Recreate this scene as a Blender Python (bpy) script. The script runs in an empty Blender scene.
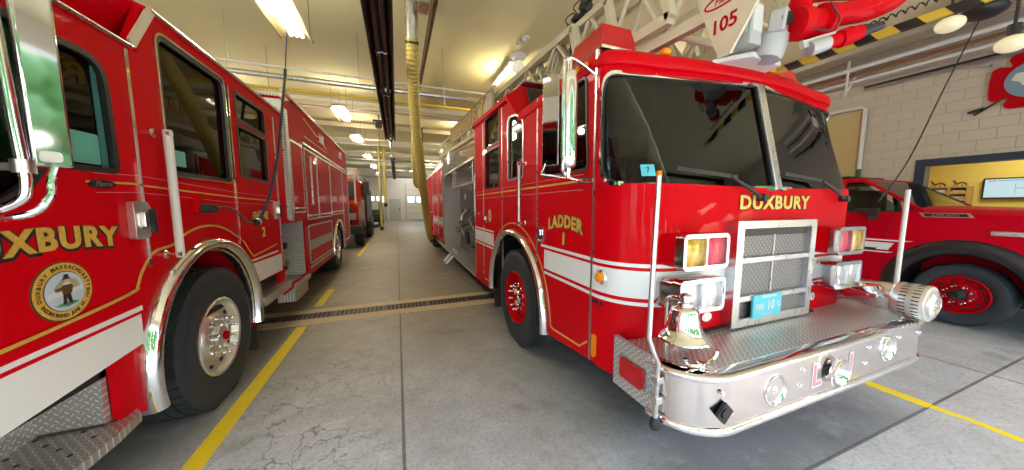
import bpy, bmesh, math, random
from mathutils import Vector, Matrix, Euler
from mathutils.geometry import tessellate_polygon
random.seed(7)
PI = math.pi
scn = bpy.context.scene
COL = scn.collection

# ------------------------------------------------------------------ materials
def nmat(name):
    m = bpy.data.materials.new(name); m.use_nodes = True
    nt = m.node_tree; b = nt.nodes['Principled BSDF']
    return m, nt, b

def mat(name, col, metal=0.0, rough=0.5, coat=0.0, emit=None, estr=0.0, noise=0.0, nscale=8.0, bump=0.0):
    m, nt, b = nmat(name)
    b.inputs['Base Color'].default_value = (*col, 1)
    b.inputs['Metallic'].default_value = metal
    b.inputs['Roughness'].default_value = rough
    b.inputs['Coat Weight'].default_value = coat
    b.inputs['Specular IOR Level'].default_value = 0.04 if coat and metal < .2 else 0.5
    b.inputs['Coat Roughness'].default_value = 0.03
    if emit:
        b.inputs['Emission Color'].default_value = (*emit, 1)
        b.inputs['Emission Strength'].default_value = estr
    tc = nt.nodes.new('ShaderNodeTexCoord')
    n = nt.nodes.new('ShaderNodeTexNoise'); n.inputs['Scale'].default_value = nscale
    n.inputs['Detail'].default_value = 5
    nt.links.new(tc.outputs['Object'], n.inputs['Vector'])
    if noise > 0:
        mx = nt.nodes.new('ShaderNodeMix'); mx.data_type = 'RGBA'
        mx.inputs[6].default_value = (*[c * (1 - noise) for c in col], 1)
        mx.inputs[7].default_value = (*[min(1, c * (1 + noise)) for c in col], 1)
        nt.links.new(n.outputs['Fac'], mx.inputs[0]); nt.links.new(mx.outputs[2], b.inputs['Base Color'])
    rr = nt.nodes.new('ShaderNodeMapRange')
    rr.inputs['To Min'].default_value = max(0.0, rough * 0.85); rr.inputs['To Max'].default_value = min(1, rough * 1.15 + 0.01)
    nt.links.new(n.outputs['Fac'], rr.inputs['Value']); nt.links.new(rr.outputs['Result'], b.inputs['Roughness'])
    if bump > 0:
        bp = nt.nodes.new('ShaderNodeBump'); bp.inputs['Strength'].default_value = bump
        bp.inputs['Distance'].default_value = 0.01
        nt.links.new(n.outputs['Fac'], bp.inputs['Height']); nt.links.new(bp.outputs['Normal'], b.inputs['Normal'])
    return m

def M_(nt, op, a, b=None, c=None):
    n = nt.nodes.new('ShaderNodeMath'); n.operation = op
    for i, v in enumerate((a, b, c)):
        if v is None: continue
        if isinstance(v, (int, float)): n.inputs[i].default_value = v
        else: nt.links.new(v, n.inputs[i])
    return n.outputs[0]

def diamond(name, plane, col=(0.62, 0.62, 0.63), cell=0.024, rough=0.28, metal=0.9):
    """raised lozenges at alternating 45 degrees, in the given plane"""
    m, nt, b = nmat(name)
    b.inputs['Metallic'].default_value = metal; b.inputs['Roughness'].default_value = rough
    tc = nt.nodes.new('ShaderNodeTexCoord'); sp = nt.nodes.new('ShaderNodeSeparateXYZ')
    nt.links.new(tc.outputs['Object'], sp.inputs[0])
    A = sp.outputs['XYZ'.index(plane[0].upper())]; B = sp.outputs['XYZ'.index(plane[1].upper())]
    k = 0.7071 / cell
    p = M_(nt, 'MULTIPLY', M_(nt, 'ADD', A, B), k); q = M_(nt, 'MULTIPLY', M_(nt, 'SUBTRACT', A, B), k)
    fp = M_(nt, 'SUBTRACT', M_(nt, 'FRACT', p), 0.5); fq = M_(nt, 'SUBTRACT', M_(nt, 'FRACT', q), 0.5)
    par = M_(nt, 'FLOORED_MODULO', M_(nt, 'ADD', M_(nt, 'FLOOR', p), M_(nt, 'FLOOR', q)), 2.0)
    def ell(a, c):
        return M_(nt, 'ADD', M_(nt, 'POWER', M_(nt, 'MULTIPLY', a, 2.1), 2.0), M_(nt, 'POWER', M_(nt, 'MULTIPLY', c, 6.0), 2.0))
    e1 = ell(fp, fq); e2 = ell(fq, fp)
    e = M_(nt, 'ADD', M_(nt, 'MULTIPLY', e1, par), M_(nt, 'MULTIPLY', e2, M_(nt, 'SUBTRACT', 1.0, par)))
    h = nt.nodes.new('ShaderNodeMapRange'); h.inputs['From Min'].default_value = 1.1; h.inputs['From Max'].default_value = 0.4
    nt.links.new(e, h.inputs['Value'])
    bp = nt.nodes.new('ShaderNodeBump'); bp.inputs['Strength'].default_value = 0.8; bp.inputs['Distance'].default_value = 0.003
    nt.links.new(h.outputs['Result'], bp.inputs['Height']); nt.links.new(bp.outputs['Normal'], b.inputs['Normal'])
    mx = nt.nodes.new('ShaderNodeMix'); mx.data_type = 'RGBA'
    mx.inputs[6].default_value = (*[c * 0.72 for c in col], 1); mx.inputs[7].default_value = (*[min(1, c * 1.35) for c in col], 1)
    nt.links.new(h.outputs['Result'], mx.inputs[0]); nt.links.new(mx.outputs[2], b.inputs['Base Color'])
    return m

def glass(name, tint=(0.55, 0.62, 0.6), refl=0.12, rough=0.02):
    m = bpy.data.materials.new(name); m.use_nodes = True; nt = m.node_tree; nt.nodes.clear()
    o = nt.nodes.new('ShaderNodeOutputMaterial'); t = nt.nodes.new('ShaderNodeBsdfTransparent')
    g = nt.nodes.new('ShaderNodeBsdfGlossy'); mx = nt.nodes.new('ShaderNodeMixShader')
    t.inputs['Color'].default_value = (*tint, 1); g.inputs['Roughness'].default_value = rough
    f = nt.nodes.new('ShaderNodeFresnel'); f.inputs['IOR'].default_value = 1.5
    a = M_(nt, 'MULTIPLY_ADD', f.outputs[0], 1.0, refl - 0.04)
    nt.links.new(a, mx.inputs[0]); nt.links.new(t.outputs[0], mx.inputs[1]); nt.links.new(g.outputs[0], mx.inputs[2])
    nt.links.new(mx.outputs[0], o.inputs['Surface'])
    return m

RED = mat('fire_red', (0.60, 0.0008, 0.007), 0.0, 0.5, 0.13)
RED2 = mat('deep_red', (0.44, 0.001, 0.006), 0.0, 0.5, 0.12)
PKRED = mat('pickup_red', (0.55, 0.001, 0.014), 0.0, 0.5, 0.16)
WHT = mat('white_stripe', (0.84, 0.87, 0.90), 0, 0.4)
RIM = mat('polished_rim', (0.80, 0.80, 0.79), 0.9, 0.30)
BEZ = mat('worn_chrome', (.58, .58, .59), 1.0, .14)
PUMPM = mat('worn_pump_panel', (0.20, 0.20, 0.21), 0.7, 0.4, noise=0.3)
GOLD = mat('gold_leaf', (0.85, 0.52, 0.10), 0.25, 0.35, noise=0.3, nscale=60)
CHR = mat('chrome', (0.86, 0.86, 0.87), 1.0, 0.07)
ALU = mat('brushed_aluminium', (0.62, 0.62, 0.63), 1.0, 0.28, noise=0.08, nscale=20)
STEEL = mat('dull_steel', (0.42, 0.42, 0.43), 0.9, 0.42, noise=0.15)
SATIN = mat('satin_stainless', (0.78, 0.73, 0.71), 1.0, 0.16, noise=0.05)
BLK = mat('black_plastic', (0.015, 0.015, 0.017), 0, 0.45)
RUB = mat('black_rubber', (0.022, 0.022, 0.024), 0, 0.65, noise=0.25, nscale=25)
TYRE = mat('tyre_rubber', (0.022, 0.029, 0.040), 0, 0.55, noise=0.35, nscale=14, bump=0.12)
DARK = mat('dark_interior', (0.012, 0.011, 0.011), 0, 0.7)
GREYV = mat('grey_vinyl', (0.10, 0.10, 0.11), 0, 0.6)
TEAL = mat('teal_fabric', (0.05, 0.20, 0.20), 0, 0.6)
CREAM = mat('cream_ladder_paint', (0.66, 0.61, 0.47), 0, 0.4, noise=0.06)
TAN = mat('tan_paint', (0.42, 0.36, 0.24), 0, 0.55, noise=0.12)
LGREY = mat('light_grey_paint', (0.48, 0.50, 0.50), 0.1, 0.45)
PINK = mat('faded_red_vinyl', (0.70, 0.22, 0.28), 0, 0.5)
AMB = mat('amber_lens', (0.85, 0.26, 0.01), 0, 0.15, 0.5)
REDL = mat('red_lens', (0.50, 0.010, 0.012), 0, 0.12, 0.6, noise=0.3, nscale=18)
AMBL = mat('amber_facet_lens', (0.55, 0.33, 0.03), 0.3, 0.15, 0.6, noise=0.5, nscale=40)
CLRL = mat('clear_lens', (0.70, 0.72, 0.74), 0.55, 0.12, 0.6, noise=0.25, nscale=35)
PINKL = mat('pale_red_lens', (0.62, 0.06, 0.10), 0, 0.15, 0.6, noise=0.2, nscale=30)
BODYGLASS = glass('tinted_side_glass', (0.46, 0.49, 0.48), 0.03)
WSGLASS = glass('windscreen_glass', (0.46, 0.52, 0.50), 0.035)
YEL = mat('yellow_floor_paint', (0.92, 0.66, 0.015), 0, 0.55, noise=0.14, nscale=9)
HOSEY = mat('yellow_hose', (0.66, 0.54, 0.16), 0, 0.5, noise=0.2, nscale=30)
YPIPE = mat('yellow_pipe_paint', (0.72, 0.52, 0.05), 0, 0.45)
SKYB = mat('plate_blue', (0.10, 0.55, 0.68), 0, 0.4)
SEALB = mat('seal_pale_blue', (0.48, 0.60, 0.74), 0, 0.5)
SEALG = mat('seal_green', (0.08, 0.24, 0.10), 0, 0.5)
BROWN = mat('seal_brown', (0.10, 0.045, 0.02), 0, 0.5)
SKIN = mat('pale_tone', (0.6, 0.45, 0.3), 0, 0.6)
NAVY = mat('navy_window_frame', (0.015, 0.03, 0.07), 0, 0.4)
WOOD = mat('oak_wood', (0.42, 0.22, 0.06), 0, 0.5, noise=0.25, nscale=12)
OFFY = mat('office_yellow_wall', (0.62, 0.46, 0.10), 0, 0.8, noise=0.05)
BLUE = mat('dark_blue_cord', (0.02, 0.03, 0.07), 0, 0.5)
GREENP = mat('green_patch', (0.03, 0.12, 0.06), 0, 0.5)
LAMP = mat('lit_lamp_tube', (1, 1, 1), 0, 0.5, emit=(1.0, 0.93, 0.76), estr=14)
LAMP2 = mat('lit_strip_tube', (1, 1, 1), 0, 0.5, emit=(1.0, 0.88, 0.55), estr=14)
WHITEP = mat('white_paint', (0.70, 0.70, 0.68), 0, 0.45)
SCR = mat('screen_glow', (0.1, 0.12, 0.14), 0, 0.3, emit=(0.55, 0.75, 0.82), estr=0.9)
SCR2 = mat('screen_text', (0.05, 0.06, 0.1), 0, 0.3, emit=(0.16, 0.22, 0.30), estr=0.6)
SCR3 = mat('screen_red', (0.3, 0.06, 0.05), 0, 0.3, emit=(0.5, 0.12, 0.1), estr=0.7)
DIA_XY = diamond('tread_plate_flat', 'xy', (.64, .62, .62), .024, .36, .8); DIA_YZ = diamond('tread_plate_side', 'yz', (.68, .68, .69), .024, .4, .6); DIA_XZ = diamond('tread_plate_front', 'xz', (.62, .62, .63), .024, .4, .55)
DIA_XYs = diamond('tread_plate_deck', 'xy', (0.72, 0.70, 0.69), 0.026, 0.42)
GRI_XZ = diamond('grille_plate', 'xz', (0.24, 0.24, 0.25), 0.026, 0.4)
LEAF = mat('leaf_green', (0.10, 0.22, 0.05), 0, 0.7, noise=0.6, nscale=3)
BARK = mat('bark', (0.10, 0.07, 0.05), 0, 0.9, noise=0.3)
ORANGE = mat('orange_red_paint', (0.34, 0.02, 0.006), 0, 0.35, 0.4)

# ------------------------------------------------------------------ geometry helpers
def frame_from(d):
    d = Vector(d).normalized()
    a = Vector((0, 0, 1)) if abs(d.z) < 0.9 else Vector((1, 0, 0))
    u = d.cross(a).normalized(); v = d.cross(u).normalized()
    return d, u, v

class G:
    def __init__(s): s.bm = bmesh.new()
    def face(s, vs):
        try: return s.bm.faces.new(vs)
        except ValueError: return None
    def hexa(s, p):
        v = [s.bm.verts.new(q) for q in p]
        for f in ((0, 1, 2, 3), (7, 6, 5, 4), (0, 4, 5, 1), (1, 5, 6, 2), (2, 6, 7, 3), (3, 7, 4, 0)):
            s.face([v[i] for i in f])
        return s
    def box(s, x0, x1, y0, y1, z0, z1):
        return s.hexa([(x0, y0, z0), (x0, y1, z0), (x1, y1, z0), (x1, y0, z0), (x0, y0, z1), (x0, y1, z1), (x1, y1, z1), (x1, y0, z1)])
    def obox(s, c, size, rot=(0, 0, 0)):
        M = Matrix.Translation(c) @ Euler(rot).to_matrix().to_4x4()
        a, b, h = [q / 2 for q in size]
        return s.hexa([M @ Vector(q) for q in ((-a, -b, -h), (-a, b, -h), (a, b, -h), (a, -b, -h), (-a, -b, h), (-a, b, h), (a, b, h), (a, -b, h))])
    def beam(s, p0, p1, w, h, up=(0, 0, 1)):
        p0 = Vector(p0); p1 = Vector(p1); d = (p1 - p0).normalized(); up = Vector(up)
        if abs(d.dot(up)) > .98: up = Vector((0, 1, 0))
        r = d.cross(up).normalized() * w / 2; u = r.cross(d).normalized() * h / 2
        return s.hexa([p0 - r - u, p0 + r - u, p0 + r + u, p0 - r + u, p1 - r - u, p1 + r - u, p1 + r + u, p1 - r + u])
    def rings(s, R, closed=True, caps=True):
        V = [[s.bm.verts.new(p) for p in r] for r in R]; n = len(R[0])
        for i in range(len(V) - 1):
            for j in range(n if closed else n - 1):
                k = (j + 1) % n
                s.face((V[i][j], V[i][k], V[i + 1][k], V[i + 1][j]))
        if caps:
            s.face(V[0][::-1]); s.face(V[-1])
        return s
    def cyl(s, p0, p1, r0, r1=None, n=20):
        r1 = r0 if r1 is None else r1
        d, u, v = frame_from(Vector(p1) - Vector(p0))
        return s.rings([[Vector(p) + (u * math.cos(2 * PI * i / n) + v * math.sin(2 * PI * i / n)) * r for i in range(n)] for p, r in ((p0, r0), (p1, r1))])
    def lathe(s, prof, o, axis, n=32, caps=True):
        d, u, v = frame_from(axis); o = Vector(o)
        return s.rings([[o + d * h + (u * math.cos(2 * PI * i / n) + v * math.sin(2 * PI * i / n)) * max(r, 1e-4) for i in range(n)] for r, h in prof], caps=caps)
    def tube(s, pts, r, n=10, smooth=0):
        P = [Vector(p) for p in pts]
        if smooth: P = catmull(P, smooth)
        rr = r if callable(r) else (lambda t: r)
        R = []; u = None
        for i, p in enumerate(P):
            d = (P[min(i + 1, len(P) - 1)] - P[max(i - 1, 0)]).normalized()
            if u is None: _, u, _ = frame_from(d)
            u = (u - d * u.dot(d)).normalized(); v = d.cross(u); t = rr(i / (len(P) - 1))
            R.append([p + (u * math.cos(2 * PI * j / n) + v * math.sin(2 * PI * j / n)) * t for j in range(n)])
        return s.rings(R)
    def ball(s, c, r, n=16, m=10, sc=(1, 1, 1)):
        c = Vector(c)
        R = []
        for i in range(m + 1):
            a = PI * i / m
            R.append([c + Vector((math.sin(a) * math.cos(2 * PI * j / n) * sc[0], math.sin(a) * math.sin(2 * PI * j / n) * sc[1], math.cos(a) * sc[2])) * max(r, 1e-4) if 0 < i < m
                      else c + Vector((1e-4 * math.cos(2 * PI * j / n), 1e-4 * math.sin(2 * PI * j / n), (r if i == 0 else -r) * sc[2])) for j in range(n)])
        return s.rings(R)
    def prism(s, poly, fn, o0, o1, holes=(), cu=(), cv=()):
        """flat polygon (u, v) with holes, cut along cu/cv, mapped by fn(u, v, offset), given thickness"""
        t = bmesh.new(); loops = [list(poly)] + [list(h) for h in holes]
        flatp = [p for l in loops for p in l]
        vs = [t.verts.new((p[0], p[1], 0)) for p in flatp]
        for tri in tessellate_polygon([[Vector((p[0], p[1], 0)) for p in l] for l in loops]):
            try: t.faces.new([vs[i] for i in tri])
            except ValueError: pass
        cutmap(t, cu, cv)
        return s.thicken(t, fn, o0, o1)
    def thicken(s, t, fn, o0, o1):
        t.verts.index_update()
        A = {}; B = {}
        for v in t.verts:
            if not v.link_faces: continue
            A[v.index] = s.bm.verts.new(fn(v.co.x, v.co.y, o0)); B[v.index] = s.bm.verts.new(fn(v.co.x, v.co.y, o1))
        for f in t.faces:
            n = 1 if f.normal.z >= 0 else -1
            ids = [v.index for v in f.verts]
            s.face([A[i] for i in ids][::-1]); s.face([B[i] for i in ids])
        for e in t.edges:
            if len(e.link_faces) == 1:
                a, b = e.verts[0].index, e.verts[1].index
                s.face((A[a], A[b], B[b], B[a]))
        t.free(); return s
    def stroke(s, pts, w, fn, o0, o1, closed=False):
        P = [Vector((p[0], p[1])) for p in pts]; n = len(P); L = []; R = []
        for i in range(n):
            a = P[i - 1] if (i > 0 or closed) else P[i]; b = P[(i + 1) % n] if (i < n - 1 or closed) else P[i]
            d0 = (P[i] - a); d1 = (b - P[i])
            d0 = d0.normalized() if d0.length > 1e-9 else d1.normalized(); d1 = d1.normalized() if d1.length > 1e-9 else d0
            d = (d0 + d1).normalized(); nn = Vector((-d.y, d.x)); k = w / 2 / max(0.4, nn.dot(Vector((-d0.y, d0.x))))
            L.append(P[i] + nn * k); R.append(P[i] - nn * k)
        idx = range(n if closed else n - 1)
        VL = [[s.bm.verts.new(fn(p.x, p.y, o)) for p in Q] for Q in (L, R) for o in (o0, o1)]
        a0, a1, b0, b1 = VL
        for i in idx:
            j = (i + 1) % n
            s.face((a1[i], a1[j], b1[j], b1[i])); s.face((a0[i], b0[i], b0[j], a0[j]))
            s.face((a0[i], a0[j], a1[j], a1[i])); s.face((b0[i], b1[i], b1[j], b0[j]))
        if not closed:
            s.face((a0[0], a1[0], b1[0], b0[0])); s.face((a0[-1], b0[-1], b1[-1], a1[-1]))
        return s
    def text(s, txt, size, fn, o0, o1, bold=0.0, cx=0.0, cy=0.0, sx=1.0, sp=1.0, warp=None, cu=(), shear=0.0):
        c = bpy.data.curves.new('t', 'FONT'); c.body = txt; c.size = size; c.align_x = 'CENTER'; c.align_y = 'CENTER'
        c.offset = bold; c.space_character = sp; c.resolution_u = 3; c.shear = shear
        o = bpy.data.objects.new('t', c); COL.objects.link(o)
        dg = bpy.context.evaluated_depsgraph_get(); dg.update()
        me = bpy.data.meshes.new_from_object(o.evaluated_get(dg))
        t = bmesh.new(); t.from_mesh(me); bmesh.ops.remove_doubles(t, verts=t.verts[:], dist=1e-5)
        for v in t.verts:
            x = v.co.x * sx; y = v.co.y
            if warp: x, y = warp(x, y)
            v.co = (x + cx, y + cy, 0)
        cutmap(t, cu, ())
        bpy.data.objects.remove(o); bpy.data.curves.remove(c); bpy.data.meshes.remove(me)
        return s.thicken(t, fn, o0, o1)

def cutmap(t, cu, cv):
    for k, cs in ((0, cu), (1, cv)):
        for c in cs:
            no = (1, 0, 0) if k == 0 else (0, 1, 0)
            bmesh.ops.bisect_plane(t, geom=t.verts[:] + t.edges[:] + t.faces[:], dist=1e-6, plane_co=(c, 0, 0) if k == 0 else (0, c, 0), plane_no=no)

def catmull(P, k):
    out = []
    for i in range(len(P) - 1):
        a = P[max(i - 1, 0)]; b = P[i]; c = P[i + 1]; d = P[min(i + 2, len(P) - 1)]
        for j in range(k):
            t = j / k
            out.append(0.5 * ((2 * b) + (c - a) * t + (2 * a - 5 * b + 4 * c - d) * t * t + (-a + 3 * b - 3 * c + d) * t ** 3))
    out.append(P[-1]); return out

def arc(cx, cy, r, a0, a1, n=16, ry=None):
    ry = r if ry is None else ry
    return [(cx + r * math.cos(math.radians(a0 + (a1 - a0) * i / n)), cy + ry * math.sin(math.radians(a0 + (a1 - a0) * i / n))) for i in range(n + 1)]

def rrect(x0, y0, x1, y1, r=0.03, n=5, rs=None):
    rs = rs or (r, r, r, r)
    P = []
    for (cx, cy, a), q in zip(((x0, y0, 180), (x1, y0, 270), (x1, y1, 0), (x0, y1, 90)), rs):
        sx = 1 if cx == x0 else -1; sy = 1 if cy == y0 else -1
        P += arc(cx + sx * q, cy + sy * q, q, a, a + 90, n)
    return P

def rpoly(pts, r, n=4):
    """polygon with rounded corners"""
    out = []; N = len(pts)
    for i in range(N):
        a = Vector(pts[i - 1]); b = Vector(pts[i]); c = Vector(pts[(i + 1) % N])
        q = r[i] if isinstance(r, (list, tuple)) else r
        d0 = (a - b); d1 = (c - b); q = min(q, d0.length * .45, d1.length * .45)
        p0 = b + d0.normalized() * q; p1 = b + d1.normalized() * q
        for k in range(n + 1):
            t = k / n
            p = p0 * (1 - t) ** 2 + b * 2 * t * (1 - t) + p1 * t * t
            out.append((p.x, p.y))
    return out

def rng(a, b, st):
    n = max(1, int(abs(b - a) / st)); return [a + (b - a) * i / n for i in range(n + 1)]

ORG = {}
def thing(name, label, cat, loc=(0, 0, 0), group=None):
    o = bpy.data.objects.new(name, None); COL.objects.link(o); o.location = loc
    o.empty_display_size = 0.1
    o['label'] = label; o['category'] = cat
    if group: o['group'] = group
    ORG[o.name] = Vector(loc); return o

def obj(name, g, m, parent=None, label=None, cat=None, group=None, kind=None, ang=35, bevel=0, loc=None, keep=False):
    bm = g.bm
    bmesh.ops.recalc_face_normals(bm, faces=bm.faces[:])
    if parent is not None: org = ORG[parent.name]
    elif loc is not None: org = Vector(loc)
    elif keep: org = Vector((0, 0, 0))
    else:
        xs = [v.co for v in bm.verts]
        org = Vector(((min(p.x for p in xs) + max(p.x for p in xs)) / 2, (min(p.y for p in xs) + max(p.y for p in xs)) / 2, min(p.z for p in xs)))
    bmesh.ops.translate(bm, verts=bm.verts[:], vec=-org)
    me = bpy.data.meshes.new(name); bm.to_mesh(me); bm.free()
    if m is not None: me.materials.append(m)
    me.shade_smooth()
    try: me.set_sharp_from_angle(angle=math.radians(ang))
    except Exception: pass
    o = bpy.data.objects.new(name, me); COL.objects.link(o)
    if parent is not None: o.parent = parent
    else: o.location = org
    ORG[o.name] = org
    if label: o['label'] = label
    if cat: o['category'] = cat
    if group: o['group'] = group
    if kind: o['kind'] = kind
    if bevel:
        b = o.modifiers.new('b', 'BEVEL'); b.width = bevel; b.segments = 2; b.limit_method = 'ANGLE'; b.angle_limit = math.radians(40)
    return o

def struct(name, g, m, parent=None, **k):
    return obj(name, g, m, parent, kind='structure' if parent is None else None, keep=parent is None, **k)

def copy_tree(o, parent=None):
    c = o.copy(); COL.objects.link(c); ORG[c.name] = ORG[o.name]
    if parent is not None: c.parent = parent
    for ch in list(o.children): copy_tree(ch, c)
    return c
def shift(o, d): o.location = Vector(o.location) + Vector(d)
# ------------------------------------------------------------------ wheels
def wheel(par, X, y, z, sx, R, w, rr, rimmat, nuts=10, hubmat=None, capmat=None, tread=46, dish=0.085, name='wheel', lugs=True):
    o = Vector((X, y, z)); ax = (sx, 0, 0)
    def pol(r, a, h): return Vector((X + sx * h, y + r * math.cos(a), z + r * math.sin(a)))
    g = G(); b = R - 0.016
    g.lathe([(rr, -w + .02), (rr + .03, -w), (b - .06, -w), (b - .01, -w + .03), (b, -w + .05), (b, -.05), (b - .012, -.022), (R * .88, -.002), (R * .80, 0), (R * .72, -.006), (rr + .012, -.014), (rr - .004, -.03), (rr - .004, -w + .02)], o, ax, 72)
    if lugs:
        nr = 5; tw = (w - .05) / nr
        for k in range(nr):
            h1 = -.022 - k * tw; h0 = h1 - tw + .010
            for i in range(tread):
                a0 = 2 * PI * (i + .5 * (k % 2)) / tread; a1 = a0 + 2 * PI / tread * .86; sk = .02 * (1 if k % 2 else -1)
                ro = R - (.006 if k in (0, nr - 1) else 0)
                g.hexa([pol(b - .01, a0, h0), pol(b - .01, a1, h0), pol(b - .01, a1 + sk, h1), pol(b - .01, a0 + sk, h1), pol(ro, a0, h0), pol(ro, a1, h0), pol(ro, a1 + sk, h1), pol(ro, a0 + sk, h1)])
    W = obj(name, g, TYRE, par)
    g = G()
    g.lathe([(rr, -.10), (rr, -.012), (rr - .010, -.004), (rr - .022, -.012), (rr - .03, -.04), (rr * .86, -dish), (rr * .62, -dish - .005), (rr * .56, -dish + .02), (rr * .50, -dish + .028), (.02, -dish + .028)], o, ax, 48)
    obj('rim', g, rimmat, W)
    for i in range(10 if nuts else 0):
        a = 2 * PI * i / 10; c = pol(rr * .76, a, -dish - .0005)
        u = Vector((0, math.cos(a), math.sin(a))); v = Vector((0, -math.sin(a), math.cos(a)))
        g = G(); g.rings([[c + Vector((sx * h, 0, 0)) + u * .014 * math.cos(t * PI / 6) + v * .024 * math.sin(t * PI / 6) for t in range(12)] for h in (-.002, .004)])
        obj('hand_hole', g, BLK, W)
    g = G(); g.lathe([(rr * .30, -dish + .02), (rr * .30, -dish + .045), (rr * .26, -dish + .06), (rr * .20, -dish + .065), (.01, -dish + .068)], o, ax, 24)
    H = obj('hub', g, hubmat or ALU, W)
    g = G(); g.lathe([(rr * .11, -dish + .06), (rr * .11, -dish + .085), (rr * .08, -dish + .088), (rr * .05, -dish + .075), (.005, -dish + .075)], o, ax, 20)
    obj('hub_cap', g, capmat or RED2, W)
    g0 = None
    for i in range(nuts):
        a = 2 * PI * (i + .5) / nuts; g = G()
        g.lathe([(.021, -dish + .02), (.021, -dish + .034), (.0155, -dish + .04), (.0155, -dish + .085), (.011, -dish + .097), (.002, -dish + .10)], pol(rr * .46, a, 0), ax, 12)
        obj('lug_nut', g, CHR, W)
    return W

def arch_band(g, cy, cz, r, a0, a1, X, sx, width=.06, depth=.05, n=28):
    """chrome fender ring: half round section swept around the wheel arch"""
    R = []
    for i in range(n + 1):
        a = math.radians(a0 + (a1 - a0) * i / n); c, s_ = math.cos(a), math.sin(a); ring = []
        for j in range(9):
            t = PI * j / 8
            rr_ = r - width / 2 * math.cos(t); h = depth * math.sin(t)
            ring.append((X + sx * h, cy + rr_ * c, cz + rr_ * s_))
        for rr_ in (r + width / 2, r - width / 2): ring.append((X - sx * .04, cy + rr_ * c, cz + rr_ * s_))
        R.append(ring)
    return g.rings(R)

def well(g, cy, cz, r, X, sx, depth, n=20, a0=-10, a1=190, th=.01):
    R = []
    for i in range(n + 1):
        a = math.radians(a0 + (a1 - a0) * i / n); c, s_ = math.cos(a), math.sin(a)
        R.append([(X, cy + r * c, cz + r * s_), (X - sx * depth, cy + r * c, cz + r * s_), (X - sx * depth, cy + (r + th) * c, cz + (r + th) * s_), (X, cy + (r + th) * c, cz + (r + th) * s_)])
    return g.rings(R)

# ------------------------------------------------------------------ ladder truck
CX, HW, RC, YF = 2.29, 1.14, 0.33, 1.235
XL = CX - HW
YC = YF + RC
def PF(u, z, o):
    """outer skin of the ladder cab: u runs along the front (x) and round the corners back along the sides"""
    t = min(1.2, max(0, (z - 1.60) / .66)); bk = .015 + .065 * t; yf = YF + .15 * t; ry = YC - yf - bk
    d = u - CX; s = 1 if d >= 0 else -1; d = abs(d); fl = HW - RC
    if d <= fl: p = Vector((CX + s * d, yf + bk * (d / fl) ** 2, z)); n = Vector((0, -1, 0))
    else:
        a = (d - fl) / RC
        if a < PI / 2:
            p = Vector((CX + s * (fl + RC * math.sin(a)), YC - ry * math.cos(a), z)); n = Vector((s * math.sin(a), -math.cos(a), 0))
        else:
            p = Vector((CX + s * HW, YC + d - fl - RC * PI / 2, z)); n = Vector((s, 0, 0))
    return p + n * o
QL = HW - RC + RC * PI / 2
def uL(y): return CX - (QL + y - YC)
def uR(y): return CX + (QL + y - YC)
def SL(y, z, o): return Vector((XL - o, y, z))              # left (aisle) side of the ladder truck
def SR(y, z, o): return Vector((CX + HW + o, y, z))
def TL(y0): return lambda u, v, o: Vector((XL - o, y0 - u, v))  # lettering on the aisle side reads towards -y

lad = thing('ladder_truck', 'red ladder fire truck with bell and chrome bumper, white stripe, reading DUXBURY and LADDER 1', 'fire truck', (CX, 5.5, 0))
CUT = rng(CX - QL - .05, CX - (HW - RC), .045) + rng(CX - .8, CX + .8, .12) + rng(CX + (HW - RC), CX + QL + .05, .045)
ZC = (1.6, 1.82, 2.04, 2.26)
wsl = [(uL(1.535), 1.625), (CX - .025, 1.605), (CX - .025, 2.29), (uL(1.525), 2.26)]
wsl_r = rpoly(wsl, [.13, .02, .02, .17], 7)
wsr_r = [(2 * CX - x, z) for x, z in wsl_r][::-1]
g = G()
g.prism([(uL(1.6), .49), (CX - .75, .45), (CX + .75, .45), (uR(1.6), .49), (uR(1.6), 2.335), (uL(1.6), 2.335)], PF, -.03, 0, (wsl_r, wsr_r), CUT, ZC)
front = obj('cab_front', g, RED, lad, ang=50)
for q, nm in ((wsl_r, 'l'), (wsr_r, 'r')):
    g = G(); g.prism(q, PF, -.022, -.014, (), CUT, ZC); obj('windscreen', g, WSGLASS, lad, ang=60)
    g = G(); g.stroke(q, .022, PF, -.01, .010, True); obj('windscreen_trim', g, CHR, lad)
    g = G(); g.stroke(q, .034, PF, -.012, .004, True); obj('windscreen_gasket', g, BLK, lad)
g = G(); g.stroke([(CX, 1.60), (CX, 1.82), (CX, 2.04), (CX, 2.30)], .05, PF, -.01, .014); obj('centre_pillar', g, ALU, lad)
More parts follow.
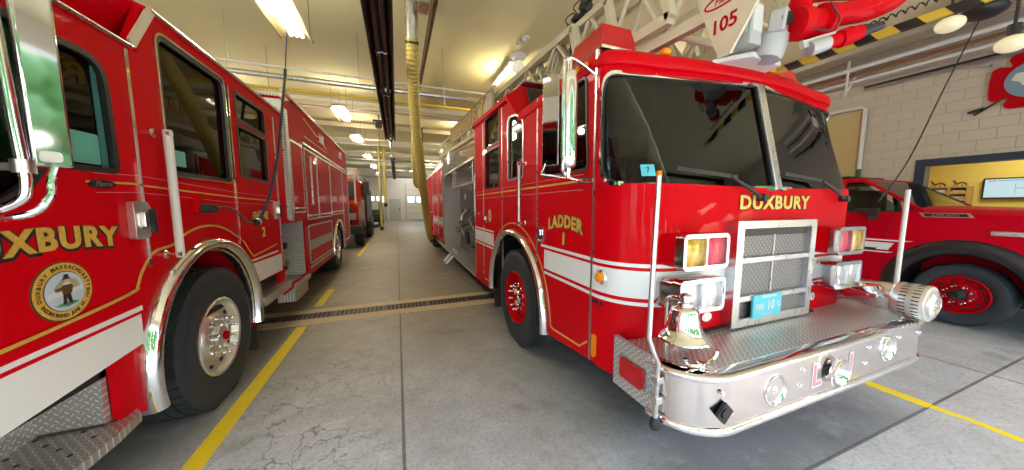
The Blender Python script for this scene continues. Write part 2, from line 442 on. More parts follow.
# sides
arch = arc(3.0, .45, .76, 187, -3, 30)[::-1]
archp = [(y, z) for y, z in arc(3.0, .45, .76, -4, 184, 30)]
side = [(1.6, .49), (2.18, .42)] + [p for p in archp[::-1]] + [(3.80, .37), (4.70, .34), (4.70, 2.72), (3.16, 2.66), (2.88, 2.40), (1.6, 2.42)]
wf = rpoly([(1.67, 1.73), (2.31, 1.73), (2.31, 2.31), (1.71, 2.31)], .04)
wm = rpoly([(2.74, 1.77), (3.17, 1.77), (3.17, 2.44), (2.92, 2.40), (2.74, 2.30)], [.03, .03, .12, .05, .05])
wr1 = rrect(3.47, 1.72, 4.08, 2.20, .02); wr2 = rrect(3.47, 2.25, 4.08, 2.63, .02)
for fn, nm in ((SL, 'l'), (SR, 'r')):
    g = G(); g.prism(side, fn, -.035, 0, (wf, wm, wr1, wr2)); obj('cab_side', g, RED, lad)
    for w_, l_ in ((wf, 'front_door_window'), (wm, 'jump_seat_window'), (wr1, 'rear_door_window'), (wr2, 'rear_door_window')):
        g = G(); g.prism(w_, fn, -.03, -.022); W = obj(l_, g, BODYGLASS, lad)
        g = G(); g.stroke(w_, .018, fn, -.012, .006, True); obj('window_trim', g, ALU if w_ is wm else BLK, W)
    for y_, z0, z1 in ((1.6, .49, 2.42), (2.42, .95, 2.40), (3.36, .75, 2.60), (4.18, .50, 2.62), (4.68, .36, 2.7)):
        g = G(); g.stroke([(y_, z0), (y_, z1)], .016, fn, -.01, .006); obj('door_seam', g, ALU, lad)
    # stripes
    for z0, z1 in ((1.147, 1.168), (.968, 1.127), (.924, .945)):
        for a, b in ((1.6, 2.33 if z0 > 1 else 2.27), (3.71, 4.68)):
            g = G(); g.prism([(a, z0), (b + (1.1 - z0) * .0, z0), (b, z1), (a, z1)], fn, .0, .003); obj('side_stripe', g, WHT, lad)
    g = G(); g.stroke([(1.62, 1.66), (2.40, 1.655), (2.6, 1.655), (4.66, 1.645)], .014, fn, 0, .004); obj('gold_pinstripe', g, GOLD, lad)
    for z_ in (1.70, 1.60):
        g = G(); g.stroke([(1.72, z_), (4.6, z_ - .008)], .004, fn, 0, .003); obj('pinstripe', g, PINK, lad)
    g = G(); g.stroke([(1.63, .60), (1.72, .53), (2.10, .50)] + [(y, z) for y, z in arc(3.0, .45, .86, 176, 4, 24)] + [(3.9, .47), (4.15, .45)], .012, fn, 0, .004); obj('gold_rope_line', g, GOLD, lad)
    g = G(); arch_band(g, 3.0, .45, .765, -3, 183, XL if fn is SL else CX + HW, -1 if fn is SL else 1, .07, .055); obj('wheel_arch_trim', g, CHR, lad)
    g = G(); well(g, 3.0, .45, .755, XL + .01 if fn is SL else CX + HW - .01, -1 if fn is SL else 1, .5); obj('wheel_well', g, BLK, lad)
# front stripes wrap round the corners
for z0, z1 in ((1.147, 1.168), (.968, 1.127), (.924, .945)):
    g = G(); g.prism([(uL(1.6), z0), (uR(1.6), z0), (uR(1.6), z1), (uL(1.6), z1)], PF, 0, .003, (), CUT); obj('front_stripe', g, WHT, lad, ang=60)
# roof and brow
def loop(off, z, yb=2.86):
    P = []
    for i in range(13): a = i / 12; P.append(PF(uL(yb) + (uL(YC) - uL(yb)) * a, 2.26, off))
    for i in range(1, 15): P.append(PF(uL(YC) + (CX - (HW - RC) - uL(YC)) * i / 14, 2.26, off))
    for i in range(1, 13): P.append(PF(CX - (HW - RC) + 2 * (HW - RC) * i / 12, 2.26, off))
    for i in range(1, 15): P.append(PF(CX + (HW - RC) + (uR(YC) - CX - (HW - RC)) * i / 14, 2.26, off))
    for i in range(1, 13): P.append(PF(uR(YC) + (uR(yb) - uR(YC)) * i / 12, 2.26, off))
    return [Vector((p.x, p.y, z)) for p in P]
g = G(); g.rings([loop(.0, 2.31), loop(.008, 2.318), loop(.012, 2.345), loop(.004, 2.375), loop(-.02, 2.398), loop(-.07, 2.412), loop(-.3, 2.425)])
obj('cab_roof', g, RED, lad, ang=60)
# raised rear roof with slanted front window
g = G()
def rr_sec(y, z1, ins=0.0): return [(XL + .0, y, z1 - .07), (XL - .03, y, z1 - .05), (XL - .03, y, z1), (XL + .16, y + ins, z1 + .13), (2 * CX - XL - .16, y + ins, z1 + .13), (2 * CX - XL + .03, y, z1), (2 * CX - XL + .03, y, z1 - .05), (2 * CX - XL, y, z1 - .07)]
g.rings([[(x, 2.86, 2.37 + (z - 2.36) * .08) for x, y, z in rr_sec(2.86, 2.66)], rr_sec(3.16, 2.66, .04), rr_sec(4.72, 2.73)])
obj('raised_roof', g, RED, lad)
g = G(); g.box(XL + .2, 2 * CX - XL - .2, 3.2, 4.70, 2.85, 2.865); obj('added_roof_plate', g, DIA_XY, lad)  # unseen plate added to cut red bounce onto the ceiling
for s in (-1, 1):
    g = G(); c = CX + s * .62
    A, B_ = Vector((0, 2.855, 2.40)), Vector((0, 3.17, 2.76))
    g.hexa([(c - .38, 2.88, 2.47), (c + .38, 2.88, 2.47), (c + .34, 3.09, 2.72), (c - .34, 3.09, 2.72), (c - .38, 2.86, 2.485), (c + .38, 2.86, 2.485), (c + .34, 3.07, 2.735), (c - .34, 3.07, 2.735)])
    obj('roof_window', g, DARK, lad)
g = G(); g.box(XL + .03, CX * 2 - XL - .03, 4.66, 4.70, .4, 2.7); obj('cab_rear_wall', g, RED2, lad)
g = G(); g.box(XL + .03, 2 * CX - XL - .03, 1.6, 2.4, .45, .5); g.box(XL + .6, 2 * CX - XL - .6, 2.2, 4.6, .5, 1.25); obj('cab_floor', g, DARK, lad)
g = G(); g.rings([[PF(CX + (q / 10) * (QL - .05), 1.56, -.06) + Vector((0, dy, dz)) for q in range(-10, 11)] for dy, dz in ((0, -.3), (0, 0), (.25, -.02), (.3, -.3))], closed=False, caps=False); obj('dashboard', g, GREYV, lad)
for x in (1.72, 2.85):
    g = G(); g.box(x - .25, x + .25, 1.98, 2.4, 1.0, 1.28); g.box(x - .25, x + .25, 2.38, 2.5, 1.2, 1.95); g.box(x - .14, x + .14, 2.38, 2.48, 1.95, 2.15)
    obj('cab_seat', g, TEAL if x < 2 else GREYV, lad, bevel=.04)
g = G(); c = Vector((2.85, 1.62, 1.62)); R = []
for i in range(25):
    a = 2 * PI * i / 24; R.append(c + Vector((.21 * math.cos(a), .13 * math.sin(a) * .6, .21 * math.sin(a) * .85)))
g.tube(R, .014, 8); g.cyl(c, c + Vector((0, -.2, -.3)), .03); obj('steering_wheel', g, BLK, lad)
# wipers
for x0, x1, dz in ((2.10, 1.66, .10), (3.05, 2.55, .10)):
    g = G(); p0 = PF(x0, 1.545, .03); p1 = PF((x0 + x1) / 2 - .05, 1.665, .035); p2 = PF(x1 - .22, 1.70, .03); p3 = PF(x1 + .22, 1.665, .03)
    g.tube([p0, PF(x0 - .06, 1.56, .04), p1], .010, 8); g.tube([PF(x0 - .03, 1.535, .03), PF(x0 - .12, 1.60, .04), p1], .005, 6)
    W = obj('wiper_arm', g, BLK, lad); g = G(); g.beam(p2, p3, .012, .022); obj('wiper_blade', g, BLK, W)
    g = G(); g.cyl(PF(x0, 1.545, 0), PF(x0, 1.545, .05), .022); obj('wiper_pivot', g, BLK, W)
# wording on the front
for o0, o1, bd, m, nm in ((.0, .003, .009, BLK, 'lettering_shadow'), (.003, .006, .0035, GOLD, 'front_lettering')):
    g = G(); g.text('DUXBURY', .115, PF, o0, o1, bd, 2.285, 1.512, sx=1.22, sp=1.12, cu=rng(1.8, 2.8, .1)); obj(nm, g, m, lad)
# grille
gx0, gx1, gz0, gz1 = 1.855, 2.645, .755, 1.405
g = G(); g.prism(rrect(gx0, gz0, gx1, gz1, .004), lambda u, v, o: Vector((u, YF - o, v)), -.02, .055, (rrect(gx0 + .06, gz0 + .05, gx1 - .055, gz1 - .045, .004),))
GR = obj('grille', g, ALU, lad, bevel=.006)
g = G(); g.box(gx0 + .05, gx1 - .05, YF - .022, YF, gz0 + .03, gz1 - .03); obj('grille_plate', g, GRI_XZ, GR)
g = G(); g.box(2.244, 2.256, YF - .028, YF - .02, gz0 + .04, gz1 - .09); obj('centre_strip', g, ALU, GR)
g = G(); g.box(gx0 + .06, gx1 - .055, YF - .026, YF - .02, gz1 - .095, gz1 - .045); obj('screen_strip', g, BLK, GR)
for z in (1.165, .925):
    g = G(); g.box(gx0 + .03, gx1 - .03, YF - .05, YF - .02, z - .018, z + .018); obj('grille_bar', g, ALU, GR, bevel=.005)
PL = lambda u, v, o: Vector((u, YF - .056 - o, v))
g = G(); g.prism(rrect(2.035, .795, 2.315, .942, .015), PL, -.008, .004); P = obj('licence_plate', g, SKYB, GR)
g = G(); g.text('FIRE', .055, PL, .004, .006, .0005, 2.10, .862, sx=.8); g.text('10', .085, PL, .004, .006, .002, 2.205, .868, sx=.85); g.text('O', .045, PL, .004, .006, .001, 2.285, .868)
g.text('Massachusetts', .025, PL, .004, .006, .0006, 2.185, .93); g.text('MUNICIPAL', .020, PL, .004, .006, .0003, 2.18, .812); obj('plate_lettering', g, WHITEP, P)
# lamp pods
def pod(x0, x1, z0, z1, mats, lab):
    ym = YF - .125
    g = G(); sh = []
    for y, e in ((YF + .16, .0), (ym + .05, .0), (ym + .03, .0)):
        sh.append([(x, y, z) for x, z in rrect(x0 - e, z0 - e, x1 + e, z1 + e, .035)])
    g.rings(sh); D = obj(lab, g, RED if 'signal' in lab else BEZ, lad)
    g = G(); g.prism(rrect(x0 - .006, z0 - .006, x1 + .006, z1 + .006, .03), lambda u, v, o: Vector((u, ym - o, v)), -.055, .0,
                     (rrect(x0 + .014, z0 + .018, (x0 + x1) / 2 - .006, z1 - .018, .01), rrect((x0 + x1) / 2 + .006, z0 + .018, x1 - .014, z1 - .018, .01)))
    obj('bezel', g, BEZ, D, bevel=.004)
    for k, m in enumerate(mats):
        a = x0 + .01 if k == 0 else (x0 + x1) / 2 + .003; b = (x0 + x1) / 2 - .003 if k == 0 else x1 - .01
        g = G(); n = 5; R = []
        for i in range(n + 1):
            t = i / n; R.append([(a + (b - a) * t, ym + .004 + .012 * (2 * t - 1) ** 2 + .01 * (2 * s - 1) ** 2, z0 + .014 + (z1 - z0 - .028) * s) for s in [j / n for j in range(n + 1)]] + [(a + (b - a) * t, ym + .05, z1 - .014), (a + (b - a) * t, ym + .05, z0 + .014)])
        g.rings(R); obj('lens', g, m, D)
pod(1.355, 1.680, 1.165, 1.345, (AMBL, PINKL), 'signal_lamp_pod'); pod(1.345, 1.670, .930, 1.105, (CLRL, CLRL), 'headlamp_pod')
pod(2.765, 3.085, 1.165, 1.345, (PINKL, AMBL), 'signal_lamp_pod'); pod(2.765, 3.085, .930, 1.105, (CLRL, CLRL), 'headlamp_pod')
g = G(); g.prism(arc(2.80, .84, .028, 0, 360, 20)[:-1], PF, 0, .004); E_ = obj('round_badge', g, WHITEP, lad)
g = G(); g.box(2.797, 2.803, YF - .0, YF + .003, .825, .855); obj('badge_mark', g, BLK, E_)
for u_, z_ in ((1.50, .83), (1.72, .83)):
    g = G(); g.prism(arc(u_, z_, .04, 0, 360, 16, .028)[:-1], PF, 0, .006); obj('tow_eye_plate', g, CHR, lad)
# corner marker lamps on the left corner
g = G(); g.lathe([(.045, 0), (.045, .012), (.035, .022), (.034, .022)], PF(uL(1.50), 1.063, 0), PF(uL(1.50), 1.063, 1) - PF(uL(1.50), 1.063, 0), 20); K = obj('side_marker_ring', g, CHR, lad)
g = G(); g.lathe([(.032, .018), (.032, .03), (.02, .045), (.004, .05)], PF(uL(1.50), 1.063, 0), PF(uL(1.50), 1.063, 1) - PF(uL(1.50), 1.063, 0), 16); obj('lens', g, AMB, K)
g = G(); g.prism(rrect(uL(1.555) - .02, .53, uL(1.555) + .02, .68, .02), PF, 0, .012); obj('reflector', g, AMB, lad)
g = G(); g.prism(rrect(uL(1.53) - .055, .885, uL(1.53) + .045, .905, .003), PF, 0, .003); obj('maker_badge', g, BLK, lad)
for u_ in (CX - .74, CX - .28, CX - .06, CX + .14, uR(1.50)):
    p = PF(u_, 2.26, .02); g = G(); g.obox((p.x, p.y + .045, 2.418), (.065, .045, .035)); K = obj('roof_marker_lamp', g, AMB, lad, bevel=.012)
for p in ((XL - .03, 1.68, 2.36), (XL - .03, 1.78, 2.37)):
    g = G(); g.obox(p, (.03, .05, .03)); obj('roof_marker_lamp', g, AMB, lad, bevel=.01)
g = G(); g.prism(rrect(1.255, 1.66, 1.335, 1.725, .004), PF, -.0125, -.010, (), rng(1.1, 1.4, .03)); S_ = obj('inspection_sticker', g, SKYB, lad)
g = G(); g.text('7', .04, PF, -.010, -.009, .001, 1.295, 1.693); obj('sticker_number', g, BLK, S_)
# bumper -----------------------------------------------------------
YB = .86; XB = XL + .0
def bpath(off, z, yb=1.34):
    r = .24; P = []
    for s in (-1, 1):
        q = [(CX + s * (HW + off), yb), (CX + s * (HW + off), YB + r)]
        q += [(CX + s * (HW - r + (r + off) * math.cos(math.radians(a))), YB + r - (r + off) * math.sin(math.radians(a))) for a in range(10, 91, 10)]
        P += q if s < 0 else q[::-1]
    return [Vector((x, y, z)) for x, y in P]
g = G(); g.rings([bpath(-.02, .475), bpath(-.02, .726)]); obj('bumper_core', g, STEEL, lad)
def strip(g, secs, yb):
    R = [bpath(o, z, yb) for o, z in secs]; n = len(R[0])
    g.rings([[R[k][i] for k in range(len(R))] for i in range(n)]); return g
g = G(); strip(g, [(-.01, .49), (.004, .49), (.004, .72), (-.01, .72)], 1.10); BP = obj('bumper', g, SATIN, lad, ang=50)
g = G(); strip(g, [(-.01, .715), (.012, .712), (.022, .722), (.018, .738), (.0, .745), (-.06, .742), (-.06, .73)], 1.10); obj('top_rail', g, CHR, BP, ang=60)
g = G(); strip(g, [(-.02, .457), (.012, .457), (.020, .465), (.016, .487), (.0, .50), (-.02, .495)], 1.10); obj('bottom_rail', g, CHR, BP, ang=60)
g = G(); g.rings([bpath(-.05, .728, 1.30), bpath(-.05, .742, 1.30)]); DK = obj('bumper_deck', g, DIA_XYs, lad)
for x_ in (XL - .006, 2 * CX - XL - .02):
    g = G(); g.box(x_, x_ + .026, 1.08, 1.36, .475, .755); obj('bumper_end_plate', g, DIA_YZ, lad)
g = G(); g.prism(rrect(1.105, .55, 1.30, .68, .012), SL, .006, .016); T_ = obj('side_lamp_bezel', g, ALU, lad)
g = G(); g.prism(rrect(1.125, .562, 1.285, .668, .012), SL, .014, .03); obj('lens', g, REDL, T_, bevel=.004)
g = G(); g.box(1.60, 2.75, 1.20, 1.30, .738, .76); obj('deck_gap', g, BLK, lad)
FB = lambda u, v, o: Vector((u, YB - .004 - o, v))
g = G(); g.text('L', .17, FB, 0, .003, .010, 2.045, .600, sx=1.0); g.text('1', .17, FB, 0, .003, .010, 2.375, .600, sx=1.0); L_ = obj('bumper_lettering_border', g, WHITEP, BP)
g = G(); g.text('L', .17, FB, .003, .005, .001, 2.045, .600, sx=1.0); g.text('1', .17, FB, .003, .005, .001, 2.375, .600, sx=1.0); obj('bumper_lettering', g, PINK, BP)
for x, pr in ((1.70, .018), (2.80, .018), (2.20, .05)):
    hz = .600 if x < 2.5 else .618; g = G(); c = (x, YB + .01, hz)
    if pr > .05: g.lathe([(.055, 0), (.055, .02), (.068, .03), (.068, .04)], c, (0, -1, 0), 24); obj('horn_barrel', g, BLK, BP)
    g = G(); g.lathe([(.074, pr - .02), (.078, pr), (.073, pr + .008), (.064, pr + .002), (.05, pr - .022), (.02, pr - .03), (.003, pr - .03)], c, (0, -1, 0), 32); Hn = obj('air_horn', g, CHR, BP, ang=60)
    g = G(); g.ball((x, YB + .01 - pr + .018, hz), .024, 14, 8); obj('horn_cap', g, CHR, Hn)
for x, z in ((1.92, .655), (1.905, .575), (2.57, .665), (2.545, .575), (2.93, .67), (1.32, .665), (1.38, .56), (3.2, .66)):
    g = G(); g.lathe([(.013, 0), (.012, .006), (.004, .009)], (x, YB - .004, z), (0, -1, 0), 12); obj('bolt', g, CHR, BP)
g = G(); g.obox((1.335, YB - .008, .575), (.075, .012, .075), (0, PI / 4, 0)); g.cyl((1.335, YB, .575), (1.335, YB - .02, .575), .026); obj('power_socket', g, BLK, BP)
# bell ----------------------------------------------------------------
bx, by = 1.315, 1.06
g = G(); g.lathe([(.117, .0), (.123, .007), (.119, .016), (.102, .030), (.083, .052), (.071, .085), (.066, .120), (.062, .148), (.056, .160), (.036, .170), (.004, .172), (.004, .158), (.045, .145), (.065, .055), (.105, .0)], (bx, by, .835), (0, 0, 1), 44); BL = obj('bell', g, CHR, lad, ang=60)
g = G(); g.lathe([(.036, 0), (.036, .018), (.020, .022), (.020, .036), (.028, .040), (.028, .055), (.012, .064), (.003, .068)], (bx, by, 1.003), (0, 0, 1), 20); obj('bell_crown', g, CHR, BL)
g = G(); g.cyl((bx + .02, by + .12, .742), (bx + .02, by + .12, 1.0), .014); g.tube([(bx + .02, by + .12, .99), (bx + .01, by + .09, 1.02), (bx, by, 1.03)], .014, 10, 5); obj('bell_post', g, CHR, BL)
g = G(); g.tube([(bx + .105 * math.cos(a), by - .10, .80 + .052 * math.sin(a)) for a in [PI + PI * q / 20 for q in range(21)]], .009, 8); g.cyl((bx, by - .10, .742), (bx, by - .10, .762), .018); obj('bell_cradle', g, CHR, BL)
g = G(); g.ball((bx, by, .80), .028); obj('clapper', g, CHR, BL)
# bumper corner poles
g = G(); g.tube([(1.098, 1.05, 1.64), (1.085, 1.05, 1.10), (1.082, 1.05, .88), (1.10, 1.04, .82), (1.125, 1.03, .76), (1.122, 1.03, .47)], .0115, 10); PO = obj('corner_pole', g, ALU, lad)
g = G(); g.lathe([(.0125, 0), (.012, .02), (.003, .024)], (1.098, 1.05, 1.63), (0, 0, 1), 12); obj('pole_tip', g, AMB, PO)
for z in (.56, .66): g = G(); g.box(1.105, 1.145, 1.01, 1.05, z, z + .035); obj('pole_clamp', g, ALU, PO, bevel=.004)
g = G(); g.lathe([(.02, 0), (.026, .02), (.02, .05), (.01, .06)], (1.122, 1.03, .43), (0, 0, 1), 12); obj('pole_foot', g, BLK, PO)
g = G(); g.cyl((3.435, 1.05, .80), (3.438, 1.05, 1.61), .0135); PO = obj('corner_pole', g, WHITEP, lad)
g = G(); g.cyl((3.435, 1.05, .55), (3.435, 1.05, .82), .02); obj('pole_socket', g, ALU, PO)
# mechanical siren
sx_, sz_ = 3.17, .868
g = G(); g.lathe([(.09, .0), (.113, .004), (.116, .012), (.116, .135), (.108, .150), (.06, .155)], (sx_, .81, sz_), (0, 1, 0), 40); SI = obj('mechanical_siren', g, RIM, lad)
g = G()
for k in range(30):
    a = 2 * PI * k / 30
    for q in range(2): g.obox((sx_ + .1155 * math.cos(a), .850 + q * .055, sz_ + .1155 * math.sin(a)), (.003, .032, .007), (0, -a, 0))
obj('siren_slots', g, DARK, SI)
g = G(); g.lathe([(.085, .01), (.09, -.012), (.06, -.02), (.055, -.006), (.03, -.006), (.026, -.024), (.004, -.026)], (sx_, .81, sz_), (0, 1, 0), 32); obj('siren_face', g, CHR, SI)
g = G(); g.lathe([(.095, .15), (.100, .19), (.096, .25), (.082, .33), (.055, .40), (.028, .44), (.004, .455)], (sx_, .81, sz_), (0, 1, 0), 32); obj('siren_body', g, CHR, SI)
g = G(); g.rings([[(sx_ + x, y, z) for x, y, z in ((-.05, y0, zz), (.05, y0, zz), (.05, y1, zz), (-.05, y1, zz))] for y0, y1, zz in ((.92, 1.12, .74), (.95, 1.09, .80))]); obj('siren_base', g, CHR, SI)
# wheels
for s in (-1, 1):
    X = CX + s * (HW - .005)
    wheel(lad, X, 3.0, .50, s, .525, .36, .285, RED, 10, CHR, RED2)
    wheel(lad, X, 11.2, .5, s, .5, .5, .275, RED, 0, lugs=False); wheel(lad, X, 12.35, .5, s, .5, .5, .275, RED, 0, lugs=False)
g = G(); g.cyl((XL + .25, 3.0, .5), (2 * CX - XL - .25, 3.0, .5), .07); g.box(CX - .45, CX + .45, 1.3, 13.2, .42, .62); obj('chassis', g, BLK, lad)
g = G(); g.box(XL + .05, XL + .35, 3.83, 3.86, .12, .45); obj('mud_flap', g, BLK, lad)
# hand rails, latches, mirror on the aisle side
def handrail(par, X, s, y, z0, z1, m=WHITEP, r=.018, y1=None):
    y1 = y if y1 is None else y1
    g = G(); g.cyl((X + s * .075, y, z1), (X + s * .075, y1, z0), r); Hh = obj('grab_rail', g, m, par)
    for yy, zz in ((y, z1 - .02), (y1, z0 + .02)):
        g = G(); g.lathe([(.026, 0), (.026, .012), (.013, .02), (.013, .07), (.022, .075), (.022, .09)], (X, yy, zz), (s, 0, 0), 14); obj('rail_bracket', g, CHR, Hh)
handrail(lad, XL, -1, 2.66, 1.31, 1.90, ALU); handrail(lad, XL, -1, 4.40, 1.35, 1.95, ALU)
def latch(par, X, s, y, z, h=.13, w=.055):
    fn = lambda u, v, o: Vector((X + s * o, u, v))
    g = G(); g.prism(rrect(y - w, z - h / 2, y + w, z + h / 2, .015), fn, 0, .01); L = obj('door_latch', g, CHR, par)
    g = G(); g.prism(rrect(y - w * .6, z - h * .3, y + w * .6, z + h * .3, .01), fn, .01, .013); obj('latch_recess', g, BLK, L)
    g = G(); g.prism(rrect(y - w * .5, z - h * .1, y + w * .5, z + h * .35, .01), fn, .013, .03); obj('latch_paddle', g, CHR, L)
latch(lad, XL, -1, 2.34, 1.25); latch(lad, XL, -1, 4.10, 1.30)
def arched(cx, cz, k): return lambda x, y: (x, y - k * x * x)
for o0, o1, bd, m, nm in ((.0, .003, .010, BLK, 'lettering_shadow'), (.003, .006, .005, GOLD, 'side_lettering')):
    g = G(); g.text('LADDER', .125, TL(1.955), o0, o1, bd, 0, 1.375, sx=.95, sp=1.12, warp=arched(0, 0, .55)); g.text('1', .12, TL(1.955), o0, o1, bd, 0, 1.245, sx=1.1); obj(nm, g, m, lad)
g = G(); g.prism(arc(3.88, 1.36, .065, 0, 360, 24, .085)[:-1], SL, 0, .004); Q = obj('door_seal', g, GOLD, lad)
g = G(); g.prism(arc(3.88, 1.36, .042, 0, 360, 20, .058)[:-1], SL, .004, .006); obj('seal_centre', g, SEALB, Q)
g = G(); g.prism(rpoly([(3.86, 1.33), (3.9, 1.33), (3.89, 1.40), (3.87, 1.40)], .01), SL, .006, .008); obj('seal_figure', g, BROWN, Q)
g = G(); g.prism(arc(1.70, 1.658, .075, 0, 360, 20, .022)[:-1], SL, .0, .008); B_ = obj('oval_badge', g, BLK, lad)
g = G(); g.text('Pierce', .035, TL(1.70), .008, .010, .0005, 0, 1.658, shear=.3); obj('badge_lettering', g, ALU, B_)
# mirror (aisle side)
mx, my = .955, 1.585
g = G(); P = []
for z, k in ((1.715, .6), (1.73, .92), (1.78, 1), (2.20, 1), (2.25, .92), (2.265, .6)):
    P.append([(mx + .047 * math.cos(a) * k, my + .045 * math.sin(a) * k, z) for a in [2 * PI * i / 20 for i in range(20)]])
g.rings(P); MR = obj('mirror_housing', g, CHR, lad, ang=60)
g = G(); g.hexa([(mx - .03, my + .03, z) for z in ()] or [(mx - .045, my + .045, 1.74), (mx - .033, my + .050, 1.74), (mx - .078, my + .175, 1.74), (mx - .09, my + .17, 1.74), (mx - .045, my + .045, 2.26), (mx - .033, my + .050, 2.26), (mx - .078, my + .175, 2.32), (mx - .09, my + .17, 2.32)]); obj('mirror_glass', g, mat('mirror_silver', (.45, .45, .46), 1, .04), MR, bevel=.004)
g = G(); g.tube([(XL, 1.60, 2.27), (XL - .06, 1.60, 2.30), (mx + .03, my, 2.33), (mx - .03, my - .01, 2.32), (mx - .052, my - .02, 2.25), (mx - .052, my - .02, 1.76), (mx - .03, my, 1.69), (mx + .03, my, 1.655), (XL - .05, 1.60, 1.645), (XL, 1.61, 1.66)], .009, 10, 4); obj('mirror_arm', g, CHR, MR)
g = G(); g.tube([(XL, 1.72, 1.66), (mx - .12, my + .12, 1.69), (mx - .1, my + .1, 1.75)], .006, 8); g.cyl((mx, my, 1.66), (mx, my, 1.72), .016); g.cyl((mx, my, 2.26), (mx, my, 2.33), .012); obj('mirror_brace', g, CHR, MR)
# red light bar over the left of the roof
g = G(); ys = (1.55, 2.02)
def lb(x0, x1, lab):
    y0, y1 = 1.70, 2.08
    g = G(); g.rings([[(x0 + i_, y0 + i_, z), (x1 - i_, y0 + i_, z), (x1 - i_, y1 - i_, z), (x0 + i_, y1 - i_, z)] for z, i_ in ((2.485, .05), (2.50, 0), (2.515, 0))]); L = obj(lab, g, BLK, lad)
    g = G(); g.rings([[(x0 + i_, y0 + i_, z), (x1 - i_, y0 + i_, z), (x1 - i_, y1 - i_, z), (x0 + i_, y1 - i_, z)] for z, i_ in ((2.515, .0), (2.57, .004), (2.66, .025), (2.685, .06))])
    obj('dome', g, REDL, L, ang=20); g = G(); g.box(x0 + .1, x1 - .1, 1.78, 1.95, 2.42, 2.49); obj('lamp_mount', g, STEEL, L)
    g = G(); g.box(x0 - .003, x1 + .003, y0 - .006, y0, 2.498, 2.516); obj('chrome_edge', g, CHR, L)
lb(1.25, 1.52, 'warning_light_bar'); lb(3.0, 3.31, 'warning_light_bar')
g = G(); g.rings([[(2.62 + .09 * math.cos(a) * k, 1.62 + .09 * math.sin(a) * k, z) for a in [2 * PI * i / 16 for i in range(16)]] for z, k in ((2.44, 1.2), (2.48, 1.2), (2.5, 1), (2.58, .9), (2.61, .5))]); obj('beacon', g, CLRL, lad)
# pump area and body behind the cab
PX = XL + .42
g = G(); g.box(PX, PX + .03, 4.72, 8.05, .36, 2.25); obj('pump_panel', g, PUMPM, lad)
for yy, zz, r_ in ((5.2, 1.75, .07), (5.45, 1.75, .07), (5.7, 1.8, .09), (6.4, 1.85, .06), (6.7, 1.85, .06), (7.3, 1.7, .08), (5.4, 1.5, .05)):
    g = G(); g.lathe([(r_, 0), (r_, .02), (r_ * .85, .025), (.004, .022)], (PX, yy, zz), (-1, 0, 0), 20); GA = obj('pressure_gauge', g, CHR, lad)
    g = G(); g.cyl((PX - .02, yy, zz), (PX - .028, yy, zz), r_ * .8, n=20); obj('dial', g, WHITEP, GA)
for yy, zz, r_ in ((5.1, .95, .10), (5.6, 1.15, .08), (6.2, .85, .13), (6.9, 1.1, .08), (7.4, .9, .10)):
    g = G(); g.lathe([(r_, 0), (r_, .05), (r_ * .8, .06), (r_ * .8, .18), (r_ * 1.1, .19), (r_ * 1.1, .25), (.01, .26)], (PX, yy, zz), (-1, 0, -.15), 20); obj('hose_outlet', g, CHR if r_ < .12 else BLK, lad)
for k in range(8):
    g = G(); g.cyl((PX, 5.0 + k * .33, 1.38), (PX - .07, 5.0 + k * .33, 1.38), .012); g.ball((PX - .08, 5.0 + k * .33, 1.38), .025); obj('valve_pull', g, BLK if k % 2 else CHR, lad)
random.seed(3)
g = G(); P = [(PX - .1, 6.6 + .2 * math.sin(i * 1.9), .75 + .10 * math.cos(i * 1.3) + .05 * i / 4) for i in range(14)]; g.tube(P, .04, 8, 4); obj('coiled_hose', g, BLK, lad)
g = G(); P = [(PX - .16, 5.9 + .28 * math.sin(i * 1.7), .62 + .16 * math.cos(i * 1.1) + .02 * i) for i in range(18)]; g.tube(P, .05, 8, 4); obj('coiled_hose', g, GREYV, lad)
g = G(); g.lathe([(.13, 0), (.13, .03), (.09, .04), (.09, .05), (.11, .06), (.11, .10), (.03, .11)], (PX - .05, 6.15, 1.15), (-1, 0, 0), 24); obj('steamer_cap', g, CHR, lad)
g = G(); g.tube([(PX - .02, 7.2, 1.35), (PX - .14, 7.15, 1.2), (PX - .15, 7.05, .9), (PX - .03, 6.95, .7)], .045, 10, 5); obj('suction_elbow', g, STEEL, lad)
g = G(); g.box(XL, PX + .1, 4.72, 8.05, .34, .38); obj('pump_step', g, DIA_XY, lad)
g = G(); g.box(XL + .02, 2 * CX - XL - .02, 4.74, 8.0, 2.24, 2.28); g.box(XL + .02, XL + .05, 4.74, 7.1, 1.86, 1.90); g.box(XL + .02, PX, 6.6, 6.64, 1.86, 2.26); obj('pump_house_top', g, DIA_XY, lad)
g = G(); g.box(PX + .03, 2 * CX - XL - .05, 4.72, 8.05, .5, 2.25); obj('pump_house', g, RED2, lad)
g = G()
for q in range(5): g.tube([(XL + .04, 5.0, 1.95 + q * .06), (XL + .04, 6.9, 1.95 + q * .06)], .008, 6)
g.cyl((XL + .04, 5.0, 1.88), (XL + .04, 5.0, 2.24), .012); g.cyl((XL + .04, 6.9, 1.88), (XL + .04, 6.9, 2.24), .012); obj('wire_basket', g, CHR, lad)
# outrigger legs
for y_ in (7.15, 7.5):
    g = G(); g.beam((XL + .15, y_, .40), (XL - .10, y_ + .05, .12), .07, .05); obj('folded_step', g, ALU, lad)
